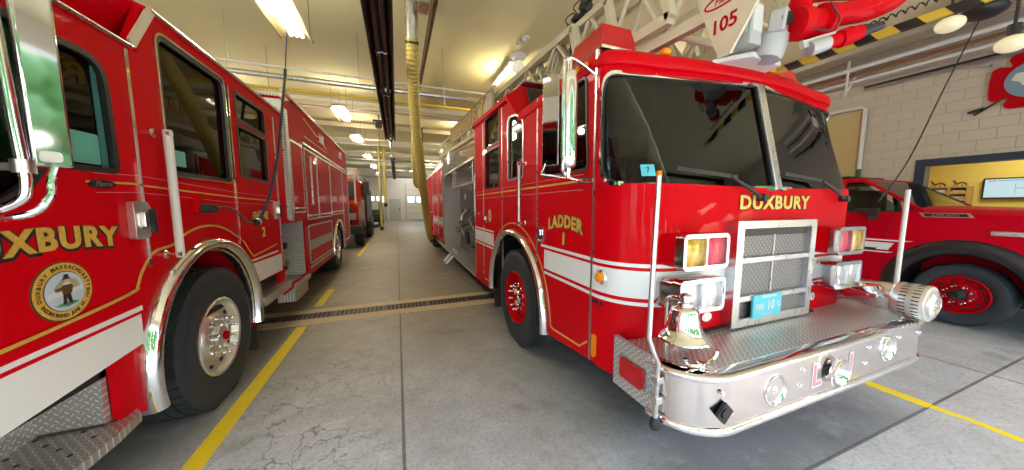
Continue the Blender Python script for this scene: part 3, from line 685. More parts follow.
# rear body with doors
bf = 8.08; be = 13.6
g = G()
barch = [(y, z) for y, z in arc(11.78, .45, 1.15, 0, 180, 24, .62)][::-1]
g.prism([(bf, .42)] + [(10.62, .42)] + [(y, z) for y, z in barch][1:-1] + [(12.94, .42), (be, .42), (be, 2.55), (bf, 2.55)], SL, -.03, 0); obj('body_side', g, RED2, lad)
g = G(); g.box(XL + .03, 2 * CX - XL, bf + .01, be, .8, 2.5); g.box(XL + .03, 2 * CX - XL, bf + .01, 10.6, .42, .8); obj('body_core', g, RED2, lad)
g = G(); g.box(XL - .004, 2 * CX - XL + .004, bf - .03, bf + .01, .36, 2.58); obj('body_front_panel', g, DIA_XZ, lad)
g = G(); g.box(XL - .01, XL + .05, bf, be, 2.53, 2.60); g.box(XL - .006, XL + .02, bf, 10.6, .36, .44); obj('body_edge_trim', g, ALU, lad)
for a, b, z0, z1 in ((8.16, 9.1, .55, 1.75), (9.18, 10.45, .55, 1.75), (8.16, 9.1, 1.8, 2.5), (9.18, 10.45, 1.8, 2.5), (10.55, 12.9, 1.25, 2.5), (13.0, 13.55, .55, 2.5)):
    g = G(); g.prism(rrect(a, z0, b, z1, .02), SL, 0, .02); D = obj('locker_door', g, RED, lad)
    g = G(); g.stroke(rrect(a, z0, b, z1, .02), .022, SL, .012, .026, True); obj('door_trim', g, ALU, D)
    g = G(); g.prism(rrect(a + .06, (z0 + z1) / 2 - .06, a + .14, (z0 + z1) / 2 + .06, .02), SL, .02, .035); obj('door_latch', g, CHR, D)
for z0, z1 in ((.95, 1.10), (.90, .92), (1.13, 1.15)):
    g = G(); g.prism([(8.17, z0), (10.45, z0), (10.45, z1), (8.17, z1)], SL, .02, .024); obj('body_stripe', g, WHT, lad)
# equipment on top of the body
g = G(); g.box(XL + .1, XL + .7, 9.2, 10.6, 2.6, 2.85); obj('hose_tray', g, LGREY, lad, bevel=.02)
g = G(); g.cyl((XL + .3, 8.1, 2.78), (XL + .3, 8.9, 2.78), .14); obj('roof_canister', g, LGREY, lad)
g = G(); g.obox((XL + .12, 7.5, 2.62), (.16, .30, .32)); obj('scene_lamp', g, ALU, lad, bevel=.02)
g = G(); g.cyl((XL + .15, 7.5, 2.26), (XL + .15, 7.5, 2.5), .02); obj('lamp_stalk', g, ALU, lad)
# ------------------------------------------------------------------ aerial ladder
def lz(y, b): return b + .06 * y
def truss(X, y0, y1, b, h, n, cw=.06, name='ladder_section', m=CREAM, par=None, inner=.04):
    """one ladder section: two trussed sides joined by rungs"""
    g = G()
    for s in (-1, 1):
        x = CX + s * X
        g.beam((x, y0, lz(y0, b)), (x, y1, lz(y1, b)), cw, cw + .02); g.beam((x, y0 + .12, lz(y0, b) + h), (x, y1, lz(y1, b) + h), cw, cw)
        g.beam((x, y0, lz(y0, b)), (x, y0 + .14, lz(y0, b) + h), cw, cw)
        for i in range(n):
            a = y0 + .1 + (y1 - y0 - .1) * i / n; c = y0 + .1 + (y1 - y0 - .1) * (i + 1) / n; m_ = (a + c) / 2
            g.cyl((x, a, lz(a, b)), (x, m_, lz(m_, b) + h), inner / 2, n=8); g.cyl((x, m_, lz(m_, b) + h), (x, c, lz(c, b)), inner / 2, n=8)
    T = obj(name, g, m, par)
    k = 0; y = y0 + .15
    while y < y1:
        if k < 34:
            g = G(); g.cyl((CX - X, y, lz(y, b)), (CX + X, y, lz(y, b)), .018, n=8); obj('rung', g, m, T)
        k += 1; y += .34
    return T
truss(.55, 2.70, 13.2, 2.68, .44, 13, .075, par=lad)
truss(.48, 2.25, 9.0, 2.72, .44, 11, .06, par=lad)
truss(.42, 1.75, 7.0, 2.72, .46, 9, .06, par=lad)
truss(.35, 1.30, 5.0, 2.63, .44, 8, .06, par=lad)
g = G(); g.cyl((CX - .15, 2.2, lz(2.2, 2.9)), (CX - .15, 12, lz(12, 2.9)), .045); g.cyl((CX + .15, 2.2, lz(2.2, 2.88)), (CX + .15, 12, lz(12, 2.88)), .03); obj('water_pipe', g, CREAM, lad)
g = G(); g.lathe([(.85, 0), (.85, .3), (.6, .35), (.5, .9)], (CX, 12.7, 2.6), (0, 0, 1), 28); obj('turntable', g, LGREY, lad)
# sign boards on the ladder sides
def SGN(u, v, o): return Vector((XL + .45 - o, 9.55 - u, v + lz(9.55 - u, 0) + .18))
g = G(); g.prism([(0, 2.60), (4.4, 2.60), (4.4, 3.02), (0, 3.02)], SGN, -.015, .0); SB = obj('ladder_sign', g, CREAM, lad)
g = G(); g.stroke([(0.03, 2.62), (4.37, 2.62), (4.37, 3.0), (0.03, 3.0)], .014, SGN, .0, .012, True); obj('sign_border', g, TAN, SB)
for o0, o1, bd, m, nm in ((.0, .004, .026, BROWN, 'sign_lettering_shadow'), (.004, .008, .010, GOLD, 'sign_lettering')):
    g = G(); g.text('DUXBURY', .39, SGN, o0, o1, bd, 1.95, 2.81, sx=1.85, sp=1.22); obj(nm, g, m, SB)
# tip: number plate, boxes, water monitor
PT = lambda u, v, o: Vector((CX - .41 - o, 1.42 - u, v))
pp = [(-.19, 3.0), (-.13, 2.80), (.03, 2.40), (.10, 2.40), (.30, 2.72), (.36, 3.0)]
g = G(); g.prism(pp, PT, -.02, 0); NP = obj('number_plate', g, CREAM, lad)
g = G(); g.text('105', .115, PT, 0, .003, .002, .055, 2.585, sx=.95, warp=lambda x, y: (x, y + .02 * x)); g.text('Pierce', .055, PT, 0, .003, .0, .055, 2.735, sx=1, shear=.3)
g.stroke(arc(.05, 2.735, .125, 0, 360, 30, .035)[:-1], .010, PT, 0, .003, True); obj('plate_lettering', g, RED2, NP)
g = G(); g.rings([[(1.87, 1.42, z), (2.38, 1.55, z), (2.30, 1.28, z), (2.0, 1.26, z)] for z in (2.375, 2.405)]); obj('tip_tray', g, WHITEP, lad, bevel=.006)
g = G(); g.box(1.93, 2.03, 1.24, 1.36, 2.43, 2.66); BX = obj('control_box', g, LGREY, lad, bevel=.006)
g = G(); g.box(1.925, 1.93, 1.26, 1.34, 2.50, 2.64); g.box(1.94, 2.02, 1.235, 1.24, 2.5, 2.64); obj('box_label', g, WHITEP, BX)
g = G(); g.obox((2.11, 1.20, 2.55), (.11, .08, .12), (.1, 0, .3)); BX = obj('tip_floodlight', g, LGREY, lad, bevel=.01)
g = G(); g.cyl((2.10, 1.165, 2.55), (2.095, 1.15, 2.548), .035); obj('flood_lens', g, BLK, BX)
g = G(); g.lathe([(.07, 0), (.08, .02), (.08, .13), (.06, .15)], (2.11, 1.26, 2.37), (.2, -.15, 1), 28); obj('monitor_base', g, LGREY, lad)
g = G(); g.lathe([(.055, -.11), (.085, -.10), (.085, -.04), (.07, -.02), (.07, .04), (.095, .05), (.095, .09), (.06, .11)], (2.24, 1.12, 2.53), (1, -.3, .1), 24); MO = obj('water_monitor', g, RED, lad)
g = G(); g.tube([(2.30, 1.10, 2.57), (2.40, 1.06, 2.58), (2.55, 1.0, 2.61), (2.68, .95, 2.68), (2.72, .93, 2.80), (2.66, .95, 2.92)], .06, 14, 5); obj('monitor_elbow', g, RED, MO)
g = G(); g.tube([(2.2, 1.16, 2.60), (2.24, 1.15, 2.70), (2.42, 1.10, 2.74), (2.65, 1.0, 2.74), (2.95, .90, 2.78)], .055, 12, 5); obj('monitor_pipe', g, RED, MO)
ax_ = (1, -.62, .33)
g = G(); g.lathe([(.034, 0), (.036, .05), (.046, .055), (.046, .11), (.038, .12), (.038, .15)], (2.28, 1.05, 2.40), ax_, 20); NZ = obj('nozzle', g, RED, MO)
g = G(); g.lathe([(.030, .15), (.030, .19), (.024, .195), (.024, .23), (.02, .235), (.02, .25)], (2.28, 1.05, 2.40), ax_, 20); obj('nozzle_tip', g, BLK, NZ)
g = G(); g.lathe([(.04, -.09), (.04, -.03), (.036, 0)], (2.28, 1.05, 2.40), ax_, 20); obj('nozzle_collar', g, LGREY, NZ)
g = G(); g.tube([(2.2, 1.02, 2.58), (2.26, 1.0, 2.50), (2.22, 1.02, 2.44), (2.14, 1.06, 2.46)], .004, 6, 6); obj('monitor_cable', g, BLK, MO)
g = G(); g.beam((2.18, 1.12, 2.40), (2.38, 1.02, 2.46), .03, .04); obj('monitor_arm', g, WHITEP, MO)
# hazard striped rail on the far side of the tip
g = G(); g.beam((CX + .40, 2.05, 2.495), (CX + .40, .62, 2.495), .025, .042); HZ = obj('tip_side_rail', g, YPIPE, lad)
g = G(); fn = lambda u, v, o: Vector((CX + .387 - o, u, v))
for i in range(8):
    y = .66 + i * .175; g.prism([(y, 2.474), (y + .085, 2.474), (y + .115, 2.516), (y + .03, 2.516)], fn, 0, .003)
    g.prism([(y, 0), (y + .085, 0), (y + .085, .025), (y, .025)], lambda u, v, o: Vector((CX + .388 + v, u, 2.474 - o)), 0, .003)
obj('hazard_stripes', g, BLK, HZ)
g = G(); P = [(CX + .36 + .012 * math.cos(i * 1.1), .70 + i * .006, 2.56 + .012 * math.sin(i * 1.1)) for i in range(90)]; g.tube(P, .004, 5); obj('coiled_cord', g, BLK, lad)
# black camera cluster over the second section
g = G(); cb = Vector((1.80, 2.98, 3.36)); dv = Vector((.05, -.30, .16))
for t, sz, rt in ((0, (.07, .10, .07), .2), (.35, (.05, .16, .06), .5), (.7, (.09, .09, .08), .1), (1.05, (.06, .2, .05), .4), (1.45, (.08, .12, .07), .0), (.2, (.03, .03, .12), .6), (.9, (.02, .05, .16), .3)):
    g.obox(cb + dv * t + Vector((0, 0, .03 * math.sin(t * 9))), sz, (.4, rt, .3))
g.beam(cb, cb + dv * 1.5, .025, .04); g.cyl(cb + Vector((-.03, .05, -.02)), cb + Vector((-.06, .12, -.05)), .035)
for q in range(3): g.tube([cb + dv * (q * .4) + Vector(v) for v in ((-.02, 0, .02), (-.06, .02, .09), (-.01, -.05, .13), (.02, -.1, .05))], .006, 6, 5)
g.cyl(cb + Vector((0, 0, -.25)), cb, .012)
obj('tip_camera', g, BLK, lad)
# ------------------------------------------------------------------ fire engine on the near side
EX = -1.30; EW = 2.26; EF = 0.70; ER = .25
eng = thing('fire_engine', 'red fire engine with a town seal, plugged into a hanging cord, reading ENGINE 2', 'fire truck', (EX - EW / 2, 4.8, 0))
def ES(y, z, o): return Vector((EX + o, y, z))
def ES2(y, z, o): return Vector((EX - EW - o, y, z))
def ET(y0): return lambda u, v, o: Vector((EX + o, y0 + u, v))
def EP(u, z, o):
    d = u - (EX - EW / 2); s = 1 if d >= 0 else -1; d = abs(d); fl = EW / 2 - ER
    if d <= fl: return Vector((EX - EW / 2 + s * d, EF - o, z))
    a = (d - fl) / ER
    if a < PI / 2: return Vector((EX - EW / 2 + s * (fl + (ER + o) * math.sin(a)), EF + ER - (ER + o) * math.cos(a), z))
    return Vector((EX - EW / 2 + s * (EW / 2 + o), EF + ER + d - fl - ER * PI / 2, z))
EQ = EW / 2 - ER + ER * PI / 2; EC = EX - EW / 2
ecut = rng(EC - EQ - .05, EC - EW / 2 + ER, .05) + rng(EC + EW / 2 - ER, EC + EQ + .05, .05)
ews = rrect(EC - 1.0, 1.50, EC + 1.0, 2.25, .12)
g = G(); g.prism([(EC - EQ, .5), (EC + EQ, .5), (EC + EQ, 2.33), (EC - EQ, 2.33)], EP, -.03, 0, (ews,), ecut); obj('cab_front', g, RED, eng, ang=50)
g = G(); g.prism(ews, EP, -.02, -.012, (), ecut); obj('windscreen', g, WSGLASS, eng)
g = G(); g.stroke(ews, .03, EP, -.01, .01, True); obj('windscreen_trim', g, BLK, eng)
g = G(); g.box(EC - .42, EC + .42, EF - .05, EF, .75, 1.35); obj('grille', g, GRI_XZ, eng)
g = G(); g.box(EC - 1.12, EC + 1.12, .32, EF + .1, .42, .70); obj('bumper', g, SATIN, eng, bevel=.03)
for s in (-1, 1):
    g = G(); g.box(EC + s * .78 - .22, EC + s * .78 + .22, EF - .09, EF, .85, 1.05); obj('headlamp_pod', g, CLRL, eng, bevel=.02)
y0 = EF + ER
earch = arc(2.83, .55, .665, -17, 197, 30)
eside = [(y0, .65), (1.985, .75), (1.985, .44), (2.12, .40)] + earch[::-1] + [(3.50, .40), (3.55, .74), (4.30, .72), (4.30, 1.30), (4.62, 1.30), (4.62, 2.60), (2.42, 2.60), (2.28, 2.33), (y0, 2.33)]
win_f = rpoly([(1.02, 1.44), (1.52, 1.44), (1.72, 1.56), (1.80, 1.665), (2.135, 1.665), (2.125, 2.19), (1.02, 2.17)], [.06, .10, .06, .03, .03, .12, .10])
win_m = rpoly([(2.51, 1.70), (3.24, 1.70), (3.24, 2.50), (2.51, 2.50)], .07)
win_u = rpoly([(3.44, 2.26), (4.06, 2.24), (4.06, 2.49), (3.44, 2.49)], .03); win_l = rpoly([(3.44, 1.76), (4.06, 1.74), (4.06, 2.20), (3.44, 2.21)], .03)
for fn in (ES, ES2):
    g = G(); g.prism(eside, fn, -.035, 0, (win_f, win_m, win_u, win_l)); obj('cab_side', g, RED, eng)
    for w_, l_ in ((win_f, 'front_door_window'), (win_m, 'crew_window'), (win_u, 'rear_door_window'), (win_l, 'rear_door_window')):
        g = G(); g.prism(w_, fn, -.03, -.022); W = obj(l_, g, BODYGLASS, eng)
        g = G(); g.stroke(w_, .028, fn, -.015, .005, True); obj('window_gasket', g, BLK, W)
        if w_ is win_m: g = G(); g.stroke(rpoly([(2.49, 1.68), (3.26, 1.68), (3.26, 2.52), (2.49, 2.52)], .08), .014, fn, 0, .012, True); obj('window_trim', g, CHR, W)
g = G(); g.prism([(2.085, 1.68), (2.12, 1.68), (2.11, 2.15), (2.085, 2.15)], ES, -.0215, -.018); obj('window_channel', g, TEAL, eng)
# roof
g = G(); g.rings([[(EX - .0, y, 2.32), (EX + .012, y, 2.34), (EX - .02, y, 2.37), (EX - EW + .02, y, 2.37), (EX - EW, y, 2.32)] for y in (EF + .02, 2.35)]); obj('cab_roof', g, RED, eng)
g = G(); g.rings([[(EX - .14, y, 2.36), (EX - .03, y, 2.60), (EX - .2, y, 2.66), (EX - EW + .2, y, 2.66), (EX - EW + .03, y, 2.60), (EX - EW + .14, y, 2.36)] for y in (EF + .3, 2.47)]); obj('raised_roof', g, RED, eng)
g = G(); g.rings([[(EX + .0, y, 2.58), (EX + .014, y, 2.61), (EX - .12, y, 2.66), (EX - EW + .12, y, 2.66), (EX - EW, y, 2.6)] for y in (2.42, 4.62)]); obj('crew_roof', g, RED, eng)
g = G(); g.box(EX - EW + .15, EX - .15, 1.1, 4.60, 2.655, 2.672); obj('added_roof_plate', g, DIA_XY, eng)  # top plate added out of sight, against red bounce from the roof
g = G(); g.box(EX - EW + .02, EX - .03, 4.72, 9.70, 2.845, 2.885); obj('added_bed_plate', g, DIA_XY, eng)  # unseen addition over the body top, keeps red bounce off the ceiling
g = G(); g.tube([(EX + .012, y0, 2.335), (EX + .012, 2.30, 2.335)], .011, 8); g.tube([(EX + .014, 2.47, 2.612), (EX + .014, 4.62, 2.612)], .012, 8); obj('roof_gutter', g, ALU, eng)
g = G(); g.beam((EX + .006, 2.31, 2.355), (EX + .014, 2.475, 2.615), .012, .05, (0, 1, 0)); obj('roof_corner_strip', g, CREAM, eng)
g = G(); g.beam((EX - .10, 1.95, 2.43), (EX - .055, 2.10, 2.58), .012, .035, (0, 1, 0)); obj('roof_vent_strip', g, BLK, eng)
g = G(); g.box(EX - EW + .03, EX - .03, 4.58, 4.62, 1.32, 2.6); g.box(EX - EW + .04, EX - .04, y0, 4.6, .68, .72); g.box(EX - EW + .5, EX - .5, 2.2, 3.3, .72, 1.45); obj('cab_floor', g, DARK, eng)
for x, y in ((EX - .45, 1.75), (EX - .45, 3.35), (EX - EW + .45, 1.75), (EX - EW + .45, 3.35)):
    g = G(); g.box(x - .24, x + .24, y, y + .45, .9, 1.25); g.box(x - .24, x + .24, y + .40, y + .5, 1.2, 1.95); obj('cab_seat', g, GREYV, eng, bevel=.04)
g = G(); g.box(EX - EW + .06, EX - .06, EF + .1, EF + .45, 1.1, 1.42); obj('dashboard', g, TEAL, eng, bevel=.06)
for y_, m in ((2.75, ORANGE), (2.87, ORANGE)):  # orange strips inside the crew window, standing in for a reflection
    g = G(); g.beam((EX - .14, y_ + .08, 1.62), (EX - .14, y_ - .02, 2.46), .02, .045, (1, 0, 0)); obj('reflection_strip', g, mat('strip_orange', (.85, .32, .03), 0, .7) if y_ < 2.8 else bpy.data.materials['strip_orange'], eng)
g = G(); g.prism(rrect(2.60, 1.75, 2.72, 1.85, .005), ES, -.0215, -.0195); obj('window_sticker', g, mat('sticker_green', (.12, .45, .38), 0, .5), eng)
g = G(); g.prism(rrect(1.90, 1.69, 2.08, 1.83, .01), ES, -.0215, -.0195); obj('window_sticker', g, bpy.data.materials['sticker_green'], eng)
# hinges and seams
def seam(y_, z0, z1, w=.016, m=CHR, nm='door_hinge', y1=None): g = G(); g.stroke([(y_, z0), (y_ if y1 is None else y1, z1)], w, ES, -.004, .008); return obj(nm, g, m, eng)
seam(2.265, 1.16, 2.31, .022); seam(3.315, .98, 2.50, .014)
H_ = seam(3.30, 1.72, 2.50, .018, BLK)
for k in range(16): g = G(); g.box(EX + .008, EX + .014, 3.292, 3.308, 1.74 + k * .048, 1.768 + k * .048); obj('hinge_knuckle', g, CHR, H_)
seam(4.31, .78, 2.50, .014, ALU, 'door_edge'); seam(4.60, 1.32, 2.58, .03, ALU, 'cab_edge')
g = G(); g.stroke([(1.96, 1.605), (2.25, 1.612), (2.29, 1.605), (3.29, 1.565), (4.15, 1.545)], .009, ES, 0, .008); obj('gold_moulding', g, GOLD, eng)
for dz in (.045, -.045):
    g = G(); g.stroke([(2.0, 1.603 + dz), (2.25, 1.612 + dz), (3.29, 1.565 + dz), (4.15, 1.545 + dz)], .003, ES, 0, .003); obj('pinstripe', g, PINK, eng)
g = G(); g.prism(arc(2.028, 1.598, .068, 0, 360, 24, .020)[:-1], ES, 0, .012); B_ = obj('oval_badge', g, BLK, eng)
g = G(); g.text('Pierce', .034, ET(2.028), .012, .015, .0006, 0, 1.598, shear=.35); obj('badge_lettering', g, ALU, B_)
# lettering
def warpD(x, y): return (x, y - .42 * x * x - .05 * x)
for o0, o1, bd, m, nm in ((.0, .003, .012, BLK, 'lettering_shadow'), (.003, .007, .004, GOLD, 'door_lettering')):
    g = G(); dx = .006 if nm[0] == 'l' else 0
    g.text('DUXBURY', .128, ET(1.74 + dx), o0, o1, bd, 0, 1.360 - dx, sx=1.02, sp=1.16, warp=lambda x, y: (x, y - .20 * (x - .04) ** 2)); obj(nm, g, m, eng)
    g = G(); g.text('ENGINE', .105, ET(3.78 + dx), o0, o1, bd * .9, 0, 1.40 - dx, sx=.92, sp=1.1, warp=lambda x, y: (x, y - .5 * x * x)); g.text('2', .14, ET(3.82 + dx), o0, o1, bd * .7, 0, 1.22, sx=1.1); obj(nm, g, m, eng)
# town seal
sc = (1.795, 1.146)
def disc(r, o0, o1, m, nm, par, ry=None): g = G(); g.prism(arc(sc[0], sc[1], r, 0, 360, 48, ry)[:-1], ES, o0, o1); return obj(nm, g, m, par)
SE = disc(.124, 0, .003, BROWN, 'town_seal', eng); disc(.118, .003, .005, GOLD, 'seal_ring', SE); disc(.083, .005, .0065, BROWN, 'seal_inner_line', SE); disc(.080, .0065, .008, SEALB, 'seal_field', SE)
def ringtext(txt, r, a0, a1, size, flip=False):
    g = G(); n = len(txt)
    for i, ch in enumerate(txt):
        if ch == ' ': continue
        a = math.radians(a0 + (a1 - a0) * i / (n - 1)); c, s_ = math.cos(a), math.sin(a)
        def W(x, y, c=c, s_=s_): return ((y * c + x * s_, y * s_ - x * c) if not flip else (-y * c - x * s_, -y * s_ + x * c))
        g.text(ch, size, ES, .005, .0065, .0006, sc[0] + r * c, sc[1] + r * s_, warp=W)
    return g
obj('seal_wording', ringtext('DUXBURY MASSACHUSETTS', .100, 190, -8, .021), BROWN, SE)
obj('seal_wording', ringtext('INCORPORATED JUNE 17, 1637', .100, 204, 350, .019, True), BROWN, SE)
def blob(pts, m, nm, o=.008, r=.006): g = G(); g.prism(rpoly([(sc[0] + x, sc[1] + y) for x, y in pts], r), ES, o, o + .0015); return obj(nm, g, m, SE)
blob([(-.05, -.055), (.0, -.064), (.05, -.055), (.03, -.045), (-.02, -.046)], SEALG, 'seal_grass')
blob([(-.07, -.02), (.07, -.005), (.075, .012), (.02, .016), (-.07, .0)], WHITEP, 'seal_sea', .008)
blob([(-.045, .02), (-.01, .05), (.045, .045), (.06, .01), (-.04, .0)], TAN, 'seal_hills', .0081)
blob([(-.018, -.052), (-.006, -.052), (-.002, -.018), (.008, -.052), (.020, -.054), (.014, -.01), (-.014, -.01)], BLK, 'seal_boots', .0096)
blob([(-.018, -.012), (.018, -.012), (.026, .018), (.012, .036), (-.008, .036), (-.016, .02), (-.046, .016), (-.046, .008), (-.018, .006)], BROWN, 'seal_coat', .0110)
blob([(-.010, .032), (.010, .032), (.008, .052), (-.008, .052)], SKIN, 'seal_face', .0124)
blob([(-.020, .050), (.020, .050), (.010, .056), (.007, .070), (-.007, .070), (-.010, .056)], BLK, 'seal_hat', .0138, .002)
blob([(-.020, .028), (.016, .028), (.012, .036), (-.014, .036)], WHITEP, 'seal_collar', .0138)
# stripes and rope line
rope = [(y0, .955), (1.56, .995), (2.10, 1.045), (2.165, 1.08), (2.20, 1.14), (2.30, 1.235)] + arc(2.83, .55, .80, 118, 62, 10) + [(3.36, 1.18), (3.52, 1.03), (3.62, 1.02), (4.15, 1.06)]
g = G(); g.stroke(rope, .026, ES, 0, .003); obj('rope_line_backing', g, RED2, eng)
g = G(); P = catmull([Vector((a, b, 0)) for a, b in rope], 4); g.stroke([(p.x, p.y) for p in P], .014, ES, .003, .007); obj('gold_rope_line', g, GOLD, eng)
def band(a, b, zt0, zb0, zt1, zb1, nm='side_stripe'):
    g = G(); g.prism([(a, zb0), (b, zb1), (b, zt1), (a, zt0)], ES, 0, .003); obj(nm, g, WHT, eng)
band(y0, 2.18, .922, .905, .965, .940); band(y0, 2.165, .885, .655, .922, .765)
band(3.52, 4.18, .985, .965, .985, .965); band(3.54, 4.28, .945, .75, .93, .735)
# step well below the front door
g = G(); g.box(EX - .30, EX - .27, y0, 1.98, .44, .82); obj('step_riser', g, DIA_YZ, eng)
g = G(); g.box(EX - .30, EX - .04, 1.955, 1.985, .46, .80); obj('step_end_plate', g, DIA_XZ, eng)
g = G(); g.prism([(EX - .30, y0), (EX + .05, y0), (EX + .06, 1.86), (EX + .045, 2.02), (EX - .02, 2.10), (EX - .30, 2.10)], lambda u, v, o: Vector((u, v, .45 + o)), -.045, 0); ST = obj('entry_step', g, DIA_XY, eng)
g = G()
for i in range(4):
    for j in range(9): g.cyl((EX - .25 + i * .075, 1.05 + j * .11 + .05 * (i % 2), .4502), (EX - .25 + i * .075, 1.05 + j * .11 + .05 * (i % 2), .4512), .009, n=10)
obj('step_holes', g, BLK, ST)
g = G(); g.box(EX - .26, EX + .06, 3.58, 4.38, .545, .59); g.box(EX - .26, EX + .055, 3.60, 4.36, .50, .55); obj('crew_step', g, DIA_XY, eng)
g = G(); g.box(EX - .28, EX - .26, 3.55, 4.4, .5, .74); obj('crew_step_riser', g, DIA_YZ, eng)
g = G(); g.box(EX - .04, EX - .005, 4.20, 4.33, .46, .735); obj('sill_panel', g, PKRED, eng)
# wheels, fender
wheel(eng, EX + .02, 2.88, .505, 1, .53, .36, .292, RIM, 10, RIM, RED2, dish=.06)
wheel(eng, EX - EW + .01, 2.83, .49, -1, .49, .30, .265, CHR, 10, ALU, RED2, dish=.07)
for X, s in ((EX - .01, 1), (EX - EW + .01, -1)): wheel(eng, X, 8.05, .49, s, .49, .5, .265, CHR, 0, lugs=False)
g = G(); arch_band(g, 2.83, .55, .67, -14, 195, EX, 1, .09, .065); obj('wheel_arch_trim', g, CHR, eng)
g = G(); arch_band(g, 2.83, .55, .625, -14, 95, EX - .0, 1, .02, .01); obj('arch_inner_lip', g, ALU, eng)
for X, s in ((EX - .01, 1), (EX - EW + .01, -1)): g = G(); well(g, 2.83, .55, .64, X, s, .5); obj('wheel_well', g, PKRED, eng)
g = G(); g.box(EX - .5, EX - .48, 2.2, 3.5, .5, 1.15); obj('wheel_well_back', g, PKRED, eng)
g = G(); g.box(EX - .30, EX - .02, 3.53, 3.56, .10, .52); obj('mud_flap', g, RUB, eng)
g = G(); g.box(EC - .4, EC + .4, .8, 9.3, .42, .6); g.cyl((EX - .3, 2.83, .49), (EX - EW + .3, 2.83, .49), .07); obj('chassis', g, BLK, eng)
handrail(eng, EX, 1, 2.385, 1.19, 1.93, WHITEP, .020)
handrail(eng, EX, 1, 5.55, 1.5, 2.25, ALU, .016)
def latchE(y, z, h=.20, w=.06):
    g = G(); g.prism(rpoly([(y - w, z - h / 2), (y + w * .5, z - h / 2), (y + w, z - h * .2), (y + w, z + h * .3), (y + w * .6, z + h / 2), (y - w, z + h / 2)], .02), ES, 0, .03); L = obj('door_latch', g, RIM, eng, bevel=.006)
    g = G(); g.prism(rrect(y - w * .45, z - h * .24, y + w * .4, z + h * .24, .012), ES, .03, .033); obj('latch_recess', g, STEEL, L)
    g = G(); g.prism(rrect(y - w * .25, z - h * .20, y + w * .15, z + h * .22, .01), ES, .033, .045); obj('latch_paddle', g, CHR, L)
    g = G(); g.prism(rrect(y + w * .62, z - h * .36, y + w * 1.0, z + h * .30, .01), ES, .02, .05); obj('latch_guard', g, BLK, L)
latchE(2.215, 1.42); latchE(4.20, 1.44, .20, .06)
# socket and plug of the shore line
g = G(); g.prism(rrect(2.71, 1.45, 2.79, 1.58, .01), ES, 0, .025); OU = obj('shore_line_outlet', g, RED, eng, bevel=.004)
g = G(); g.lathe([(.035, 0), (.035, .05), (.028, .055), (.028, .08), (.016, .09)], (EX + .02, 2.76, 1.475), (1, .25, 0), 16); obj('outlet_cover', g, BLK, OU)
# pump pocket, body
bs = 4.70; bz = 2.92; bo = 9.72
g = G(); g.box(EX - EW, EX, bs - .06, bs + .01, 1.31, 2.80); obj('body_front_panel', g, ALU, eng)
g = G(); g.box(EX - .0, EX + .03, bs - .05, bs + .05, 1.3, 2.7); obj('body_corner_rail', g, DIA_YZ, eng)
epk = [(4.36, .48), (5.34, .48), (5.34, 1.27), (4.36, 1.27)]
ebarch = [(y, z) for y, z in arc(8.05, .49, .66, -5, 185, 22)][::-1]
g = G(); g.prism([(4.32, .42)] + [(7.38, .42)] + ebarch + [(8.72, .42), (bo, .50), (bo, bz), (5.1, bz), (bs, 2.78), (bs, 1.30), (4.32, 1.30)], ES, -.03, 0, (epk,)); obj('body_side', g, RED, eng)
g = G(); g.box(EX - EW, EX - .42, bs, bo, .5, 2.85); g.box(EX - .4, EX - .03, bs, bo, 1.32, 2.85); g.box(EX - .4, EX - .03, 5.36, 7.3, .45, 1.3); obj('body_core', g, RED2, eng)
g = G(); g.box(EX - .42, EX - .40, 4.34, 5.36, .46, 1.31); g.box(EX - .40, EX - .03, 5.33, 5.35, .46, 1.31); g.box(EX - .4, EX - .03, 4.34, 5.35, 1.28, 1.30); obj('pocket_lining', g, DIA_YZ, eng)
for yy, zz in ((4.75, 1.05), (4.98, .98), (4.80, .80), (5.05, .72)):
    g = G(); g.lathe([(.05, 0), (.05, .1), (.06, .11), (.06, .17), (.045, .18), (.045, .24), (.01, .25)], (EX - .38, yy, zz), (1, 0, -.2), 16); obj('hose_outlet', g, BLK if zz > .9 else ALU, eng)
g = G(); g.box(EX - .30, EX + .03, 4.64, 5.36, .40, .46); g.box(EX - .2, EX + .0, 4.7, 5.3, .22, .38); obj('pump_step', g, DIA_XY, eng)
for a, b, z0, z1 in ((4.80, 5.33, 1.40, 2.35), (5.45, 6.15, 1.28, 2.35), (5.45, 7.2, .60, 1.18), (6.2, 7.25, 1.28, 2.35), (7.3, 8.75, 1.30, 2.35), (8.8, 9.66, .6, 2.35)):
    g = G(); g.prism(rrect(a, z0, b, z1, .02), ES, 0, .02); D = obj('locker_door', g, RED, eng)
    g = G(); g.stroke(rrect(a, z0, b, z1, .02), .024, ES, .01, .026, True); obj('door_trim', g, ALU, D)
    if z0 > 1: g = G(); g.stroke([(a + .05, z0 + .06), (b - .05, z0 + .06)], .02, ES, .02, .05); obj('door_bar', g, CHR, D)
g = G(); g.box(EX - .02, EX + .02, bs, bo, bz - .01, bz + .03); g.box(EX, EX + .03, 5.4, bo, 2.40, 2.43); obj('body_edge_trim', g, ALU, eng)
g = G(); g.stroke([(5.6, 2.82), (7.2, 2.62)], .015, ES, 0, .005); g.stroke([(5.6, 2.55), (7.2, 2.55)], .01, ES, 0, .005); obj('body_gold_line', g, GOLD, eng)
g = G(); g.prism([(5.47, .80), (7.2, .80), (7.2, .95), (5.47, .95)], ES, .02, .024); g.prism([(5.40, .52), (7.25, .52), (7.25, .56), (5.40, .56)], ES, .02, .024); obj('body_stripe', g, LGREY, eng)
g = G(); arch_band(g, 8.05, .49, .66, -5, 185, EX, 1, .06, .05); obj('rear_arch_trim', g, CHR, eng)
g = G(); well(g, 8.05, .49, .65, EX - .01, 1, .5); obj('wheel_well', g, BLK, eng)
